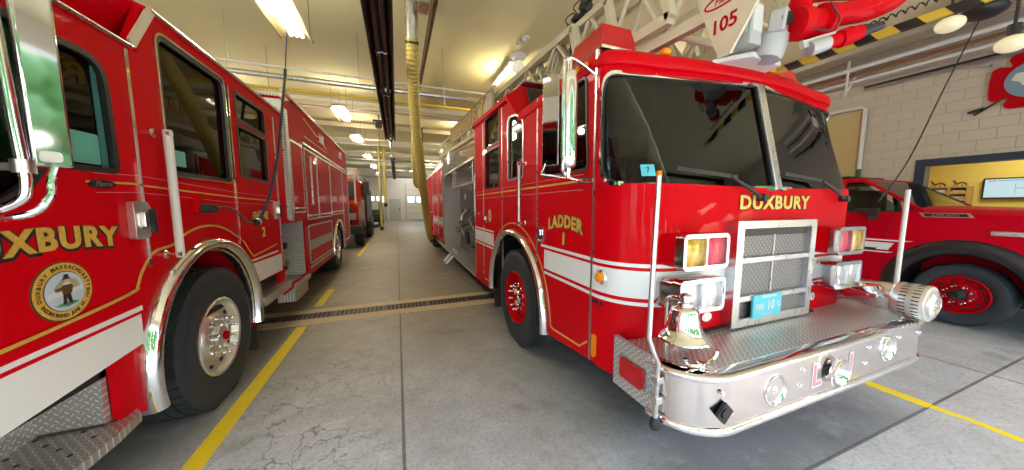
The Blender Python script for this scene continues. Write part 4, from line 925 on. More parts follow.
for i, y in enumerate((6.6, 8.6)):
    g = G(); g.prism(rrect(y - .18, 2.62, y + .18, 2.78, .02), ES, 0, .04); S_ = obj('side_floodlight', g, CHR, eng)
    g = G(); g.prism(rrect(y - .15, 2.645, y + .15, 2.755, .015), ES, .04, .045); obj('lens', g, CLRL, S_)
# tall mirror in front of the door
P0 = Vector((-1.085, 1.465, 0)); P1 = Vector((-1.028, 1.522, 0)); P2 = P1 + Vector((-.30, .12, 0)); P3 = P0 + Vector((-.26, .02, 0))
g = G(); g.rings([[P + Vector((0, 0, z)) for P in (P0, P1, P2, P3)] for z in (1.625, 2.36)]); MI = obj('mirror_housing', g, mat('mirror_steel', (.62, .63, .64), 1, .05), eng, bevel=.008)
g = G(); g.rings([[P0 + Vector((.004 * k, -.004, z)) for k in (0, 1)] + [P0 + Vector((-.0, .01, z))] for z in (1.6, 2.36)]); obj('mirror_edge', g, CHR, MI)
g = G()
g.tube([P0 + Vector((-.025, -.03, 2.5)), P0 + Vector((-.005, -.03, 1.75)), P0 + Vector((.0, -.03, 1.56)), P0 + Vector((-.03, -.03, 1.505)), P0 + Vector((-.12, -.02, 1.475)), P0 + Vector((-.4, .1, 1.46))], .013, 12, 5)
g.tube([P0 + Vector((.045, .005, 1.625)), P0 + Vector((.035, .0, 1.58)), P0 + Vector((.035, -.01, 1.53)), P0 + Vector((.0, -.02, 1.475)), P0 + Vector((-.1, -.02, 1.455)), P0 + Vector((-.4, .1, 1.445))], .010, 10, 5)
obj('mirror_arm', g, CHR, MI)
g = G(); g.cyl(P0 + Vector((.0, -.03, 1.60)), P0 + Vector((.0, -.03, 1.64)), .022); g.box(-1.16, -1.07, 1.42, 1.45, 1.607, 1.627); g.ball(P0 + Vector((-.09, -.02, 1.617)), .014); obj('mirror_clamp', g, ALU, MI)
g = G(); g.prism(rrect(0, 1.64, .05, 1.675, .012), lambda u, v, o: P0 + (P1 - P0).normalized() * (u * .9 + .012) + Vector((.7, -.7, 0)) * o + Vector((0, 0, v)), 0, .004); obj('mirror_label', g, WHITEP, MI)

# ------------------------------------------------------------------ cord that hangs from the ceiling to the engine
g = G(); g.tube([(-1.17, 4.74, 4.75), (-1.165, 4.70, 4.0), (-1.155, 4.35, 3.0)], .006, 8); g.tube([(-1.155, 4.35, 3.0), (-1.15, 4.05, 2.35), (-1.14, 3.86, 2.0), (-1.145, 3.62, 1.64), (-1.16, 3.46, 1.45), (-1.17, 3.40, 1.38)], .013, 10, 5)
CD = obj('charging_cord', g, BLUE, None, 'dark blue cord hanging from the ceiling down to the side of the engine', 'cord')
g = G(); g.lathe([(.018, 0), (.03, .01), (.032, .05), (.02, .07), (.02, .12), (.012, .14)], (-1.19, 3.34, 1.34), (.15, 1, .35), 14); obj('connector', g, BLK, CD)
g = G(); g.lathe([(.033, .025), (.033, .04)], (-1.19, 3.34, 1.34), (.15, 1, .35), 14); obj('connector_band', g, WHITEP, CD)
g = G(); g.tube([(-1.19, 3.34, 1.34), (-1.19, 3.2, 1.36), (-1.19, 3.05, 1.43), (-1.18, 2.88, 1.48), (-1.22, 2.78, 1.48)], .007, 8, 5); obj('cord_tail', g, BLK, CD)
g = G(); g.cyl((-1.155, 4.34, 2.98), (-1.156, 4.37, 3.06), .016); obj('strain_relief', g, BLK, CD)

# ------------------------------------------------------------------ red pickup by the wall
KX = 6.40; KW = 1.95
pk = thing('pickup_truck', 'red pickup truck with white side stripe and red wheels parked by the block wall', 'pickup truck', (KX + KW / 2, 3.0, 0))
def KS(y, z, o): return Vector((KX - o, y, z))
def KS2(y, z, o): return Vector((KX + KW + o, y, z))
ka = arc(1.47, .42, .50, 0, 180, 24)
ka2 = arc(5.0, .42, .50, 0, 180, 24)
kside = [(.30, .50), (.97, .46)] + [(y, z) for y, z in ka[::-1]][1:-1] + [(1.97, .46), (2.05, .42), (4.5, .42)] + [(y, z) for y, z in ka2[::-1]][1:-1] + [(5.5, .45), (6.0, .5), (6.0, 1.30), (3.7, 1.38), (2.0, 1.40), (1.6, 1.38), (.55, 1.30), (.34, 1.22), (.28, 1.0)]
for fn, s in ((KS, -1), (KS2, 1)):
    g = G(); g.prism(kside, fn, -.05, 0); obj('body_side', g, PKRED, pk)
g = G(); R = []
for y, z, c in ((.30, 1.16, .0), (.36, 1.26, .03), (.60, 1.34, .05), (1.2, 1.40, .06), (1.78, 1.43, .06), (1.95, 1.43, .05)):
    R.append([(KX + KW / 2 + (KW / 2 - .006) * t, y, z + c * (1 - t ** 4) - (.02 if abs(t) > .98 else 0)) for t in [q / 10 for q in range(-10, 11)]] + [(KX + KW - .01, y, z - .25), (KX + .01, y, z - .25)])
g.rings(R); obj('hood', g, PKRED, pk, ang=40)
g = G(); g.box(KX + .03, KX + KW - .03, .26, .34, .5, 1.2); obj('front_panel', g, CHR, pk)
g = G(); g.box(KX - .03, KX + KW + .03, .1, .3, .42, .68); obj('front_bumper', g, CHR, pk, bevel=.03)
g = G(); g.box(KX + .03, KX + KW - .03, 3.7, 6.0, .8, 1.3); g.box(KX + .03, KX + KW - .03, 2.0, 3.7, .45, 1.35); g.box(KX + .5, KX + KW - .5, .35, 1.9, .5, 1.2); obj('body_core', g, PKRED, pk)
# greenhouse
kz = 1.40; kr = 1.86
def kg(y, z, i): return [(KX + i, y, z), (KX + KW - i, y, z)]
rf = [(KX + .20, 2.42, kr), (KX + KW - .20, 2.42, kr), (KX + KW - .18, 3.65, kr), (KX + .18, 3.65, kr)]
g = G(); g.rings([[(x, y, z) for x, y, z in rf], [(x + (.05 if x < KX + 1 else -.05), y + (.08 if y < 3 else -.05), z + .045) for x, y, z in rf]]); obj('cab_roof', g, PKRED, pk)
for s in (0, 1):
    g = G()
    X = lambda i: KX + i if s == 0 else KX + KW - i
    g.beam((X(.04), 1.80, 1.41), (X(.20), 2.44, 1.87), .03, .035); g.beam((X(.04), 2.62, 1.40), (X(.20), 2.66, 1.87), .05, .07); g.beam((X(.04), 3.68, 1.38), (X(.18), 3.62, 1.87), .05, .12); g.beam((X(.20), 2.42, 1.87), (X(.18), 3.65, 1.87), .05, .05)
    obj('window_pillar', g, PKRED if s == 0 else BLK, pk)
g = G(); V = [(KX + .07, 1.80, 1.42), (KX + KW - .07, 1.80, 1.42), (KX + KW - .22, 2.42, 1.865), (KX + .22, 2.42, 1.865)]
g.rings([[(x, y - .05 * (1 if abs(x - KX - KW / 2) < .5 else 0), z) for x, y, z in V], [(x, y + .01, z - .012) for x, y, z in V]]); obj('windscreen', g, WSGLASS, pk)
g = G(); g.hexa([(KX + .05, 1.98, 1.41), (KX + .06, 1.98, 1.41), (KX + .21, 2.46, 1.84), (KX + .20, 2.46, 1.84), (KX + .05, 2.6, 1.41), (KX + .06, 2.6, 1.41), (KX + .21, 2.63, 1.84), (KX + .20, 2.63, 1.84)])
g.hexa([(KX + .05, 2.7, 1.41), (KX + .06, 2.7, 1.41), (KX + .21, 2.7, 1.84), (KX + .20, 2.7, 1.84), (KX + .05, 3.6, 1.41), (KX + .06, 3.6, 1.41), (KX + .20, 3.58, 1.84), (KX + .19, 3.58, 1.84)]); obj('side_window', g, BODYGLASS, pk)
g = G(); g.box(KX + .1, KX + KW - .1, 1.8, 2.1, 1.25, 1.40); obj('dashboard', g, GREYV, pk)
g = G(); g.box(KX + .2, KX + .75, 2.7, 3.2, 1.0, 1.75); g.box(KX + 1.2, KX + 1.75, 2.7, 3.2, 1.0, 1.75); obj('cab_seat', g, GREYV, pk, bevel=.05)
g = G(); g.box(KX + .4, KX + KW - .4, 2.7, 3.1, 1.905, 1.96); obj('roof_light_bar', g, DARK, pk, bevel=.02)
g = G(); g.beam((KX + .35, 1.77, 1.43), (KX + .95, 1.80, 1.47), .015, .02); g.beam((KX + 1.05, 1.77, 1.43), (KX + 1.65, 1.80, 1.47), .015, .02); obj('wiper_arm', g, BLK, pk)
g = G(); g.obox((KX - .14, 2.26, 1.42), (.10, .24, .07)); g.beam((KX, 2.2, 1.32), (KX - .12, 2.26, 1.32), .03, .05); g.beam((KX, 2.2, 1.36), (KX - .12, 2.26, 1.36), .03, .03); obj('door_mirror', g, BLK, pk, bevel=.03)
# trim
R = []
for i in range(25):
    a = math.radians(-4 + 188 * i / 24); c, s_ = math.cos(a), math.sin(a)
    R.append([(KX - h, 1.47 + r_ * c, .42 + r_ * s_ * 1.02) for r_, h in ((.47, .02), (.50, .055), (.60, .045), (.645, .0), (.645, -.03), (.47, -.03))])
g = G(); g.rings(R); obj('wheel_arch_flare', g, BLK, pk, ang=60)
g = G(); well(g, 1.47, .42, .49, KX + .01, -1, .62); g.box(KX + .60, KX + .62, .95, 2.0, .42, .92); obj('wheel_well', g, BLK, pk)
g = G(); well(g, 5.0, .42, .49, KX + .01, -1, .4); obj('wheel_well', g, BLK, pk)
for z0, z1, m in ((.875, .975, WHT), (1.0, 1.018, WHT), (.835, .85, WHT)):
    g = G(); g.prism([(2.07 if z1 < 1 else 1.95, z0), (5.9, z0), (5.9, z1), (2.02 if z1 < 1 else 1.85, z1)], KS, 0, .004); obj('side_stripe', g, m, pk)
g = G(); g.prism(rrect(2.18, .865, 2.32, .895, .006), KS, .004, .012); obj('fender_badge', g, BLK, pk)
for y_ in (2.10, 3.05): g = G(); g.stroke([(y_, .5), (y_ + .0, 1.1), (y_ - .06, 1.39)], .008, KS, -.002, .001); obj('door_seam', g, BLK, pk)
g = G(); g.box(KX - .10, KX + .05, 2.08, 4.4, .36, .41); obj('running_board', g, DIA_YZ, pk)
g = G(); g.prism(rpoly([(1.42, 1.345), (1.80, 1.345), (1.84, 1.40), (1.46, 1.40)], .01), KS, .0, .012); VB = obj('fender_vent', g, RIM, pk)
g = G(); g.prism(rpoly([(1.455, 1.355), (1.785, 1.355), (1.80, 1.39), (1.48, 1.39)], .006), KS, .012, .014); obj('vent_recess', g, BLK, VB)
g = G(); g.text('SUPER DUTY', .036, lambda u, v, o: Vector((KX - o, 1.63 - u, v)), .014, .017, .0006, 0, 1.372); obj('vent_lettering', g, ALU, VB)
g = G(); g.prism(rrect(1.06, 1.15, 1.30, 1.20, .008), KS, 0, .03); FL = obj('side_warning_lamp', g, RIM, pk, bevel=.004)
g = G(); g.prism(rrect(1.08, 1.162, 1.28, 1.188, .006), KS, .03, .034); obj('lens', g, CLRL, FL)
for y_ in (1.47, 5.0):
    for X, s in ((KX + .02, -1), (KX + KW - .02, 1)):
        wheel(pk, X, y_, .40, s, .40, .24, .235, RED2 if True else RED, 8, BLK, BLK, lugs=False, dish=.06)
g = G(); g.box(KX + .5, KX + KW - .5, .6, 5.8, .38, .5); obj('chassis', g, BLK, pk)

# ------------------------------------------------------------------ trucks further back
rt = thing('utility_truck', 'orange red truck with dark grille and roof rack parked beyond the fire engine', 'truck', (-2.3, 13.2, 0))
g = G(); R = []
for y, zt, x0 in ((11.7, 1.30, -3.3), (11.75, 1.55, -3.35), (12.5, 1.68, -3.4), (12.55, 1.70, -3.4), (12.9, 2.45, -3.3), (14.2, 2.5, -3.3)):
    R.append([(-1.25, y, .62), (-1.25, y, zt - .12), (-1.36, y, zt), (x0 + .1, y, zt), (x0, y, zt - .12), (x0, y, .62)])
g.rings(R); obj('cab', g, ORANGE, rt, bevel=.02)
g = G(); g.box(-3.2, -1.45, 11.66, 11.72, .85, 1.4); obj('grille', g, BLK, rt)
g = G(); g.hexa([(-3.2, 12.55, 1.76), (-1.42, 12.55, 1.76), (-1.45, 12.84, 2.34), (-3.15, 12.84, 2.34), (-3.2, 12.5, 1.78), (-1.42, 12.5, 1.78), (-1.45, 12.8, 2.36), (-3.15, 12.8, 2.36)]); g.box(-1.255, -1.24, 12.95, 13.9, 1.7, 2.3); obj('cab_window', g, DARK, rt)
g = G(); g.box(-3.35, -1.15, 11.4, 11.62, .5, .8); obj('bumper', g, BLK, rt, bevel=.02)
for x in (-1.45, -3.1): g = G(); g.box(x - .13, x + .13, 11.62, 11.68, 1.0, 1.22); obj('headlamp', g, CLRL, rt)
g = G(); g.box(-3.3, -1.2, 14.3, 17.0, .8, 2.2); obj('body', g, BLK, rt)
g = G()
for x in (-1.35, -3.2):
    for y in (11.9, 12.9, 14.0): g.cyl((x, y, 1.5), (x, y, 2.75), .03, n=8)
    g.cyl((x, 11.9, 2.75), (x, 16.8, 2.75), .03, n=8)
for y in (11.9, 12.6, 13.3, 14.0, 15, 16): g.cyl((-3.2, y, 2.75), (-1.35, y, 2.75), .025, n=8)
obj('roof_rack', g, WHITEP, rt)
for y in (12.3, 15.6, 16.5):
    for X, s in ((-1.14, 1), (-3.4, -1)): wheel(rt, X, y, .5, s, .5, .3, .25, BLK, 0, lugs=False)
g = G(); g.box(-1.22, -1.0, 13.1, 13.25, 1.9, 2.4); g.beam((-1.25, 13.1, 2.0), (-1.1, 13.15, 2.0), .03, .03); obj('door_mirror', g, BLK, rt)

bk = thing('parked_car', 'dark car parked beyond the orange red truck near the back doors', 'car', (-1.9, 24, 0))
g = G(); R = []
for y, z0, z1 in ((22.3, .5, .9), (22.5, .35, 1.0), (23.6, .35, 1.1), (24.3, .35, 1.75), (26.5, .35, 1.8), (27, .4, 1.0)): R.append([(-1.05, y, z0), (-1.05, y, min(z1, 1.1)), (-1.2, y, z1), (-2.6, y, z1), (-2.75, y, min(z1, 1.1)), (-2.75, y, z0)])
g.rings(R); obj('car_body', g, BLK, bk, bevel=.03)
g = G(); g.hexa([(-2.55, 23.62, 1.14), (-1.22, 23.62, 1.14), (-1.26, 24.22, 1.70), (-2.5, 24.22, 1.70), (-2.55, 23.58, 1.16), (-1.22, 23.58, 1.16), (-1.26, 24.18, 1.72), (-2.5, 24.18, 1.72)]); obj('car_windscreen', g, LGREY, bk)
for y in (23.0, 26.2):
    for X, s in ((-1.02, 1), (-2.78, -1)): wheel(bk, X, y, .34, s, .34, .2, .2, STEEL, 0, lugs=False)
# ------------------------------------------------------------------ the room
YBK = 33.0; YFR = -3.2; XR = 9.8; XLW = -6.2; ZC_ = 4.75
def concrete():
    m, nt, b = nmat('concrete_floor'); b.inputs['Roughness'].default_value = .55
    L = nt.links.new; tc = nt.nodes.new('ShaderNodeTexCoord'); sp = nt.nodes.new('ShaderNodeSeparateXYZ'); L(tc.outputs['Object'], sp.inputs[0])
    x, y = sp.outputs[0], sp.outputs[1]
    def noise(s, d=6, r=.6, vec=None):
        n = nt.nodes.new('ShaderNodeTexNoise'); n.inputs['Scale'].default_value = s; n.inputs['Detail'].default_value = d; n.inputs['Roughness'].default_value = r
        L(vec or tc.outputs['Object'], n.inputs['Vector']); return n.outputs['Fac']
    def mapr(v, a, b_, c=0, d=1):
        n = nt.nodes.new('ShaderNodeMapRange'); n.inputs[1].default_value = a; n.inputs[2].default_value = b_; n.inputs[3].default_value = c; n.inputs[4].default_value = d; L(v, n.inputs[0]); return n.outputs[0]
    def mix(f, a, b_, t='MIX'):
        n = nt.nodes.new('ShaderNodeMix'); n.data_type = 'RGBA'; n.blend_type = t
        if isinstance(f, float): n.inputs[0].default_value = f
        else: L(f, n.inputs[0])
        for i, v in ((6, a), (7, b_)):
            if isinstance(v, tuple): n.inputs[i].default_value = (*v, 1)
            else: L(v, n.inputs[i])
        return n.outputs[2]
    n1 = noise(.8, 8, .65); n2 = noise(5, 8, .7); n3 = noise(42, 4, .7); n4 = noise(2.2, 6, .7)
    grey = mix(mapr(n2, .3, .7), (.44, .475, .52), (.65, .695, .75))
    warm = mix(mapr(n2, .3, .7), (.30, .25, .165), (.42, .36, .26))
    # the slabs further in are warmer in colour, the apron by the doors is paler
    far = mapr(M_(nt, 'ADD', y, M_(nt, 'MULTIPLY', n1, 1.6)), 2.6, 5.6)
    c = mix(far, grey, warm)
    right = mapr(M_(nt, 'SUBTRACT', x, M_(nt, 'MULTIPLY', n4, .8)), -.35, .35)
    c = mix(M_(nt, 'MULTIPLY', right, M_(nt, 'MULTIPLY', mapr(n1, .3, .7, .15, .6), M_(nt, 'SUBTRACT', 1.0, far))), c, (.44, .42, .38))
    apron = M_(nt, 'LESS_THAN', y, .89)
    c = mix(apron, c, mix(mapr(n4, .3, .7), (.50, .50, .51), (.64, .645, .655)))
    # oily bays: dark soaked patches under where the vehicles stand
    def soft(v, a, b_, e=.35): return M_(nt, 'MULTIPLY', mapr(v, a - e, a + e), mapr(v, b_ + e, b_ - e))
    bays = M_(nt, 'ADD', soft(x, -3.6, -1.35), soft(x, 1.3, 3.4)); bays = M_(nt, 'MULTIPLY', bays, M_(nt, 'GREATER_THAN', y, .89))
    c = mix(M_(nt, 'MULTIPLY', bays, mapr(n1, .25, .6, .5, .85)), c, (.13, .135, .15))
    c = mix(mapr(n1, .38, .62, 0, .38), c, (.20, .195, .185))
    c = mix(mapr(n3, .45, .72, 0, .5), c, (.17, .16, .15))
    c = mix(mapr(noise(1.6, 3), .60, .70, 0, .4), c, (.18, .17, .145))
    c = mix(mapr(noise(14, 5, .8), .56, .68, 0, .5), c, (.19, .18, .165))
    c = mix(mapr(noise(3.1, 6, .8), .52, .66, 0, .3), c, (.60, .60, .60))
    # crazing cracks
    v = nt.nodes.new('ShaderNodeTexVoronoi'); v.feature = 'DISTANCE_TO_EDGE'; v.inputs['Scale'].default_value = 4.4
    wv = nt.nodes.new('ShaderNodeVectorMath'); wv.operation = 'ADD'; nn = nt.nodes.new('ShaderNodeTexNoise'); nn.inputs['Scale'].default_value = 5; nn.inputs['Detail'].default_value = 6
    L(tc.outputs['Object'], nn.inputs['Vector']); L(tc.outputs['Object'], wv.inputs[0]); sc_ = nt.nodes.new('ShaderNodeVectorMath'); sc_.operation = 'SCALE'; sc_.inputs['Scale'].default_value = .35
    L(nn.outputs['Color'], sc_.inputs[0]); L(sc_.outputs[0], wv.inputs[1]); L(wv.outputs[0], v.inputs['Vector'])
    crk = mapr(v.outputs['Distance'], .0, .03, 1, 0)
    zone = M_(nt, 'MULTIPLY', soft(x, -1.1, -.1, .3), M_(nt, 'MULTIPLY', mapr(y, 4.4, 2.8), mapr(noise(1.3, 3), .38, .55)))
    c = mix(M_(nt, 'MULTIPLY', M_(nt, 'MULTIPLY', crk, zone), .9), c, (.10, .095, .085))
    # saw-cut joints
    def line(v_, a, w): return M_(nt, 'LESS_THAN', M_(nt, 'ABSOLUTE', M_(nt, 'SUBTRACT', v_, a)), w)
    j = line(x, -.012, .010)
    for q, w in ((4.875, .010), (-4.88, .01)): j = M_(nt, 'MAXIMUM', j, line(x, q, w))
    for q in (.888, 9.4, 13.9, 18.4, 22.9): j = M_(nt, 'MAXIMUM', j, line(y, q, .009))
    c = mix(M_(nt, 'MULTIPLY', j, .75), c, (.06, .055, .05))
    L(c, b.inputs['Base Color'])
    L(mapr(n2, .3, .7, .38, .62), b.inputs['Roughness'])
    bp = nt.nodes.new('ShaderNodeBump'); bp.inputs['Strength'].default_value = .25; bp.inputs['Distance'].default_value = .01
    L(M_(nt, 'SUBTRACT', n3, M_(nt, 'MULTIPLY', j, 2.0)), bp.inputs['Height']); L(bp.outputs['Normal'], b.inputs['Normal'])
    return m
def blocks():
    m, nt, b = nmat('painted_block_wall'); b.inputs['Roughness'].default_value = .7
    L = nt.links.new; tc = nt.nodes.new('ShaderNodeTexCoord'); sp = nt.nodes.new('ShaderNodeSeparateXYZ'); cb = nt.nodes.new('ShaderNodeCombineXYZ')
    L(tc.outputs['Object'], sp.inputs[0]); L(sp.outputs[1], cb.inputs[0]); L(sp.outputs[2], cb.inputs[1])
    br = nt.nodes.new('ShaderNodeTexBrick'); br.inputs['Scale'].default_value = 1; br.inputs['Brick Width'].default_value = .38; br.inputs['Row Height'].default_value = .19
    br.inputs['Mortar Size'].default_value = .006; br.inputs['Mortar Smooth'].default_value = .4; L(cb.outputs[0], br.inputs['Vector'])
    br.inputs['Color1'].default_value = (.50, .46, .39, 1); br.inputs['Color2'].default_value = (.52, .475, .405, 1); br.inputs['Mortar'].default_value = (.38, .345, .30, 1)
    L(br.outputs['Color'], b.inputs['Base Color'])
    bp = nt.nodes.new('ShaderNodeBump'); bp.inputs['Strength'].default_value = .5; bp.inputs['Distance'].default_value = .01; bp.invert = True
    L(br.outputs['Fac'], bp.inputs['Height']); L(bp.outputs['Normal'], b.inputs['Normal'])
    return m
CONC = concrete(); BLOCK = blocks()
CEIL = mat('ceiling_paint', (.72, .66, .40), 0, .85, noise=.04, nscale=2)
WALLP = mat('pale_wall_paint', (.78, .76, .72), 0, .8, noise=.04)
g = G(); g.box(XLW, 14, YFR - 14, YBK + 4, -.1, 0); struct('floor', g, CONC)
g = G(); g.box(XLW, XR, YFR, YBK, ZC_, ZC_ + .1); struct('ceiling', g, CEIL)
g = G(); wy0, wy1, wz0, wz1 = .55, 2.87, 1.30, 2.33
g.prism([(YFR, 0), (YBK, 0), (YBK, ZC_), (YFR, ZC_)], lambda u, v, o: Vector((XR + o, u, v)), 0, .2, (((wy0, wz0), (wy1, wz0), (wy1, wz1), (wy0, wz1)),)); struct('wall_right', g, BLOCK)
g = G(); g.box(XLW - .2, XLW, YFR, YBK, 0, ZC_); struct('wall_left', g, WALLP)
dr = [(-4.6, -1.1), (.95, 4.4), (5.8, 9.3)]
g = G(); g.prism([(XLW, 0), (XR, 0), (XR, ZC_), (XLW, ZC_)], lambda u, v, o: Vector((u, YBK + o, v)), 0, .2, [((a, .02), (b, .02), (b, 3.7), (a, 3.7)) for a, b in dr]); struct('wall_back', g, WALLP)
g = G(); fr = [(-5.4, -.25), (.1, 4.85), (5.2, 9.5)]
g.prism([(XLW, 0), (XR, 0), (XR, ZC_), (XLW, ZC_)], lambda u, v, o: Vector((u, YFR - o, v)), 0, .2, [((a, .001), (b, .001), (b, 4.2), (a, 4.2)) for a, b in fr]); struct('wall_front', g, WALLP)
# back overhead doors with window rows
FROST = mat('daylit_door_pane', (.8, .85, .9), 0, .3, emit=(.75, .88, 1.0), estr=1.5)
GLS = glass('door_glass', (.9, .95, .97), .05)
for i, (a, b) in enumerate(dr):
    g = G(); wins = []
    n = 4; w = (b - a) / n
    holes = []
    for r_ in ((1.75, 2.35),):
        for k in range(n): holes.append(rrect(a + k * w + .1, r_[0], a + (k + 1) * w - .1, r_[1], .03))
    g.prism([(a, .02), (b, .02), (b, 3.7), (a, 3.7)], lambda u, v, o: Vector((u, YBK + .05 + o, v)), 0, .05, holes)
    D = struct('door_%d' % (i + 1), g, WALLP)
    g = G()
    for z in (.62, 1.22, 1.70, 2.42, 3.05): g.box(a, b, YBK + .035, YBK + .05, z - .02, z + .02)
    obj('panel_joint', g, LGREY, D)
    for h in holes: g = G(); g.prism(h, lambda u, v, o: Vector((u, YBK + .07 + o, v)), 0, .01); obj('pane', g, GLS, D)
g = G(); g.box(-.75, .35, YBK - .05, YBK + .0, 0, 2.1); DD = struct('door_4', g, mat('pale_steel_door', (.55, .55, .54), 0, .5)); g = G(); g.box(.18, .24, YBK - .1, YBK - .05, .95, 1.2); obj('door_handle', g, BLK, DD)
for x in (-4.7, -1.0, .85, 4.5): g = G(); g.box(x - .05, x + .05, YBK - .12, YBK, 0, 3.75); struct('trim_%d' % (int(x) + 10), g, LGREY)
# office window in the right wall
g = G(); fn = lambda u, v, o: Vector((XR - o, u, v))
g.stroke([(wy0, wz0), (wy1, wz0), (wy1, wz1), (wy0, wz1)], .13, fn, -.2, .03, True); Wd = struct('window_1', g, NAVY)
g = G(); g.box(XR + .09, XR + .10, wy0, wy1, wz0, wz1); obj('pane', g, glass('office_pane', (.92, .94, .94), .02), Wd)
g = G(); g.box(12.6, 12.7, -1.5, 4.6, 0, 3.2); struct('wall_office_back', g, OFFY)
g = G(); g.box(XR + .2, 12.6, 4.5, 4.6, 0, 3.2); g.box(XR + .2, 12.6, -1.5, -1.4, 0, 3.2); struct('wall_office_side', g, OFFY)
g = G(); g.box(XR + .2, 12.6, -1.5, 4.6, 3.1, 3.2); struct('ceiling_office', g, OFFY)
g = G(); g.box(XR + .19, XR + .22, -1.4, 4.5, 2.36, 3.1); struct('wall_office_front', g, OFFY)
BC = thing('bookcase', 'oak cubby bookcase full of binders standing against the yellow office wall', 'bookcase', (12.4, 3.0, 0))
g = G(); g.prism([(2.86, 0), (3.66, 0), (3.66, 1.93), (2.86, 1.93)], lambda u, v, o: Vector((12.25 + o, u, v)), 0, .32, [((a, b), (a + .22, b), (a + .22, b + .10), (a, b + .10)) for a in (2.89, 3.15, 3.41) for b in (.9, 1.05, 1.2, 1.35, 1.5, 1.65, 1.80)]); obj('case', g, WOOD, BC)
g = G(); g.box(12.5, 12.56, 2.88, 3.64, .9, 1.9); obj('back_panel', g, BROWN, BC)
random.seed(5)
for i in range(20):
    a = (2.90, 3.16, 3.42)[i % 3]; z = (.9, 1.05, 1.2, 1.35, 1.5, 1.65, 1.80)[i // 3]
    g = G(); g.box(12.29, 12.48, a + .005, a + .2, z + .001, z + .04 + .03 * random.random())
    obj('paper_stack', g, WHITEP if i % 3 else TAN, None, 'stack of papers in a cubby of the oak bookcase', 'papers', 'paper stacks in the bookcase')
for y_, s in ((3.02, .7), (3.33, .8)):
    g = G(); g.tube([(12.4, y_ - .14 * s, 1.97), (12.4, y_ - .05 * s, 2.03), (12.4, y_ + .06 * s, 2.0), (12.4, y_ + .14 * s, 2.08)], .018, 8, 4)
    for q in (-.1, -.04, .05, .1): g.cyl((12.4, y_ + q * s, 2.0), (12.4, y_ + q * s * 1.3, 1.93), .008, n=6)
    obj('horse_figurine', g, BROWN, None, 'small dark running horse figurine on top of the bookcase, ' + ('nearer the wall screen' if s == .7 else 'further from the wall screen'), 'figurine', 'figurines on the bookcase')
TV = thing('wall_screen', 'wide lit screen with a black frame mounted on the yellow office wall', 'television', (12.56, 2.3, 1.7))
g = G(); g.box(12.52, 12.58, 1.85, 2.75, 1.64, 2.10); obj('screen_frame', g, BLK, TV, bevel=.008)
g = G(); g.box(12.515, 12.52, 1.88, 2.72, 1.67, 2.07); obj('display', g, SCR, TV)
g = G(); g.box(12.512, 12.515, 2.58, 2.68, 2.025, 2.045); obj('display_heading', g, SCR3, TV)
g = G(); g.box(12.512, 12.515, 1.9, 2.56, 2.03, 2.042); g.box(12.512, 12.515, 2.0, 2.35, 1.86, 1.87); g.box(12.512, 12.515, 2.345, 2.35, 1.72, 1.98); g.box(12.512, 12.515, 2.0, 2.005, 1.72, 1.98); obj('display_lines', g, SCR2, TV)
g = G(); g.box(12.58, 12.6, 2.1, 2.5, 1.8, 2.0); obj('wall_bracket', g, BLK, TV)
g = G(); g.box(XR + .25, XR + .9, -.3, 2.8, 1.28, 1.33); g.box(XR + .3, XR + .34, -.2, 2.7, 0, 1.28); obj('office_counter', g, WOOD, None, 'wooden counter just inside the office window', 'counter')
# framed opening on the wall behind the ladder truck
g = G(); g.tube([(XR - .06, 3.72, 0), (XR - .06, 3.72, 3.60), (XR - .06, 3.78, 3.66), (XR - .06, 5.6, 3.66)], .035, 10); PP = obj('wall_pipe', g, WHITEP, None, 'white pipe rising up the block wall and bending behind the ladder truck cab', 'pipe')
g = G(); g.tube([(XR - .06, 3.72, 1.5), (XR - .06, 3.72, 2.3)], .038, 10); obj('pipe_sleeve', g, GREENP, PP)
g = G(); g.prism(rrect(3.80, .2, 5.6, 3.58, .02), fn, 0, .02); obj('wall_panel', g, mat('buff_panel', (.50, .40, .20), 0, .7), None, 'tall buff panel on the block wall framed by the white pipe', 'panel')
# horizontal pipes along the wall
def pipe(p, r, m, label, group=None, nm='ceiling_pipe'): g = G(); g.tube(p, r, 10); return obj(nm, g, m, None, label, 'pipe', group)
pipe([(9.45, -1, 4.45), (9.45, 20, 4.45)], .045, WHITEP, 'thick pale pipe running along the top of the block wall, upper one')
pipe([(9.50, -1, 4.33), (9.50, 20, 4.33)], .03, mat('copper_pipe', (.30, .12, .05), .5, .4), 'brown copper pipe between the pale pipes along the block wall')
pipe([(9.50, -1, 4.20), (9.50, 20, 4.20)], .03, WHITEP, 'slim pale pipe under the copper pipe along the block wall')
pipe([(9.70, -1, 4.07), (9.70, 3.75, 4.07)], .02, BLK, 'thin dark conduit low along the block wall, upper of two', nm='conduit')
pipe([(9.70, -1, 4.02), (9.70, 3.75, 4.02)], .02, STEEL, 'thin steel conduit low along the block wall, lower of two', nm='conduit')
for i, y_ in enumerate((1.2, 3.95, 6.5)):
    g = G(); g.cyl((9.45, y_, 4.75), (9.45, y_, 4.0), .025); g.cyl((9.6, y_ - .1, 4.4), (9.75, y_ + .15, 4.0), .02); obj('pipe_hanger', g, WHITEP, None, ('white strut hanger for the wall pipes nearest the round emblem', 'white strut hanger for the wall pipes above the framed buff panel', 'white strut hanger for the wall pipes hidden behind the ladder truck cab')[i], 'hanger', 'pipe hangers')
# tan beam and dark rails near the right side
g = G(); g.box(8.85, 9.25, .5, 9.0, 4.60, 4.75); struct('trim_1', g, TAN)
for x, z in ((8.80, 4.6), (8.70, 4.55)): g = G(); g.box(x - .02, x + .02, .3, 9.0, z - .03, z + .03); struct('trim_%d' % (2 if z > 4.56 else 3), g, STEEL)
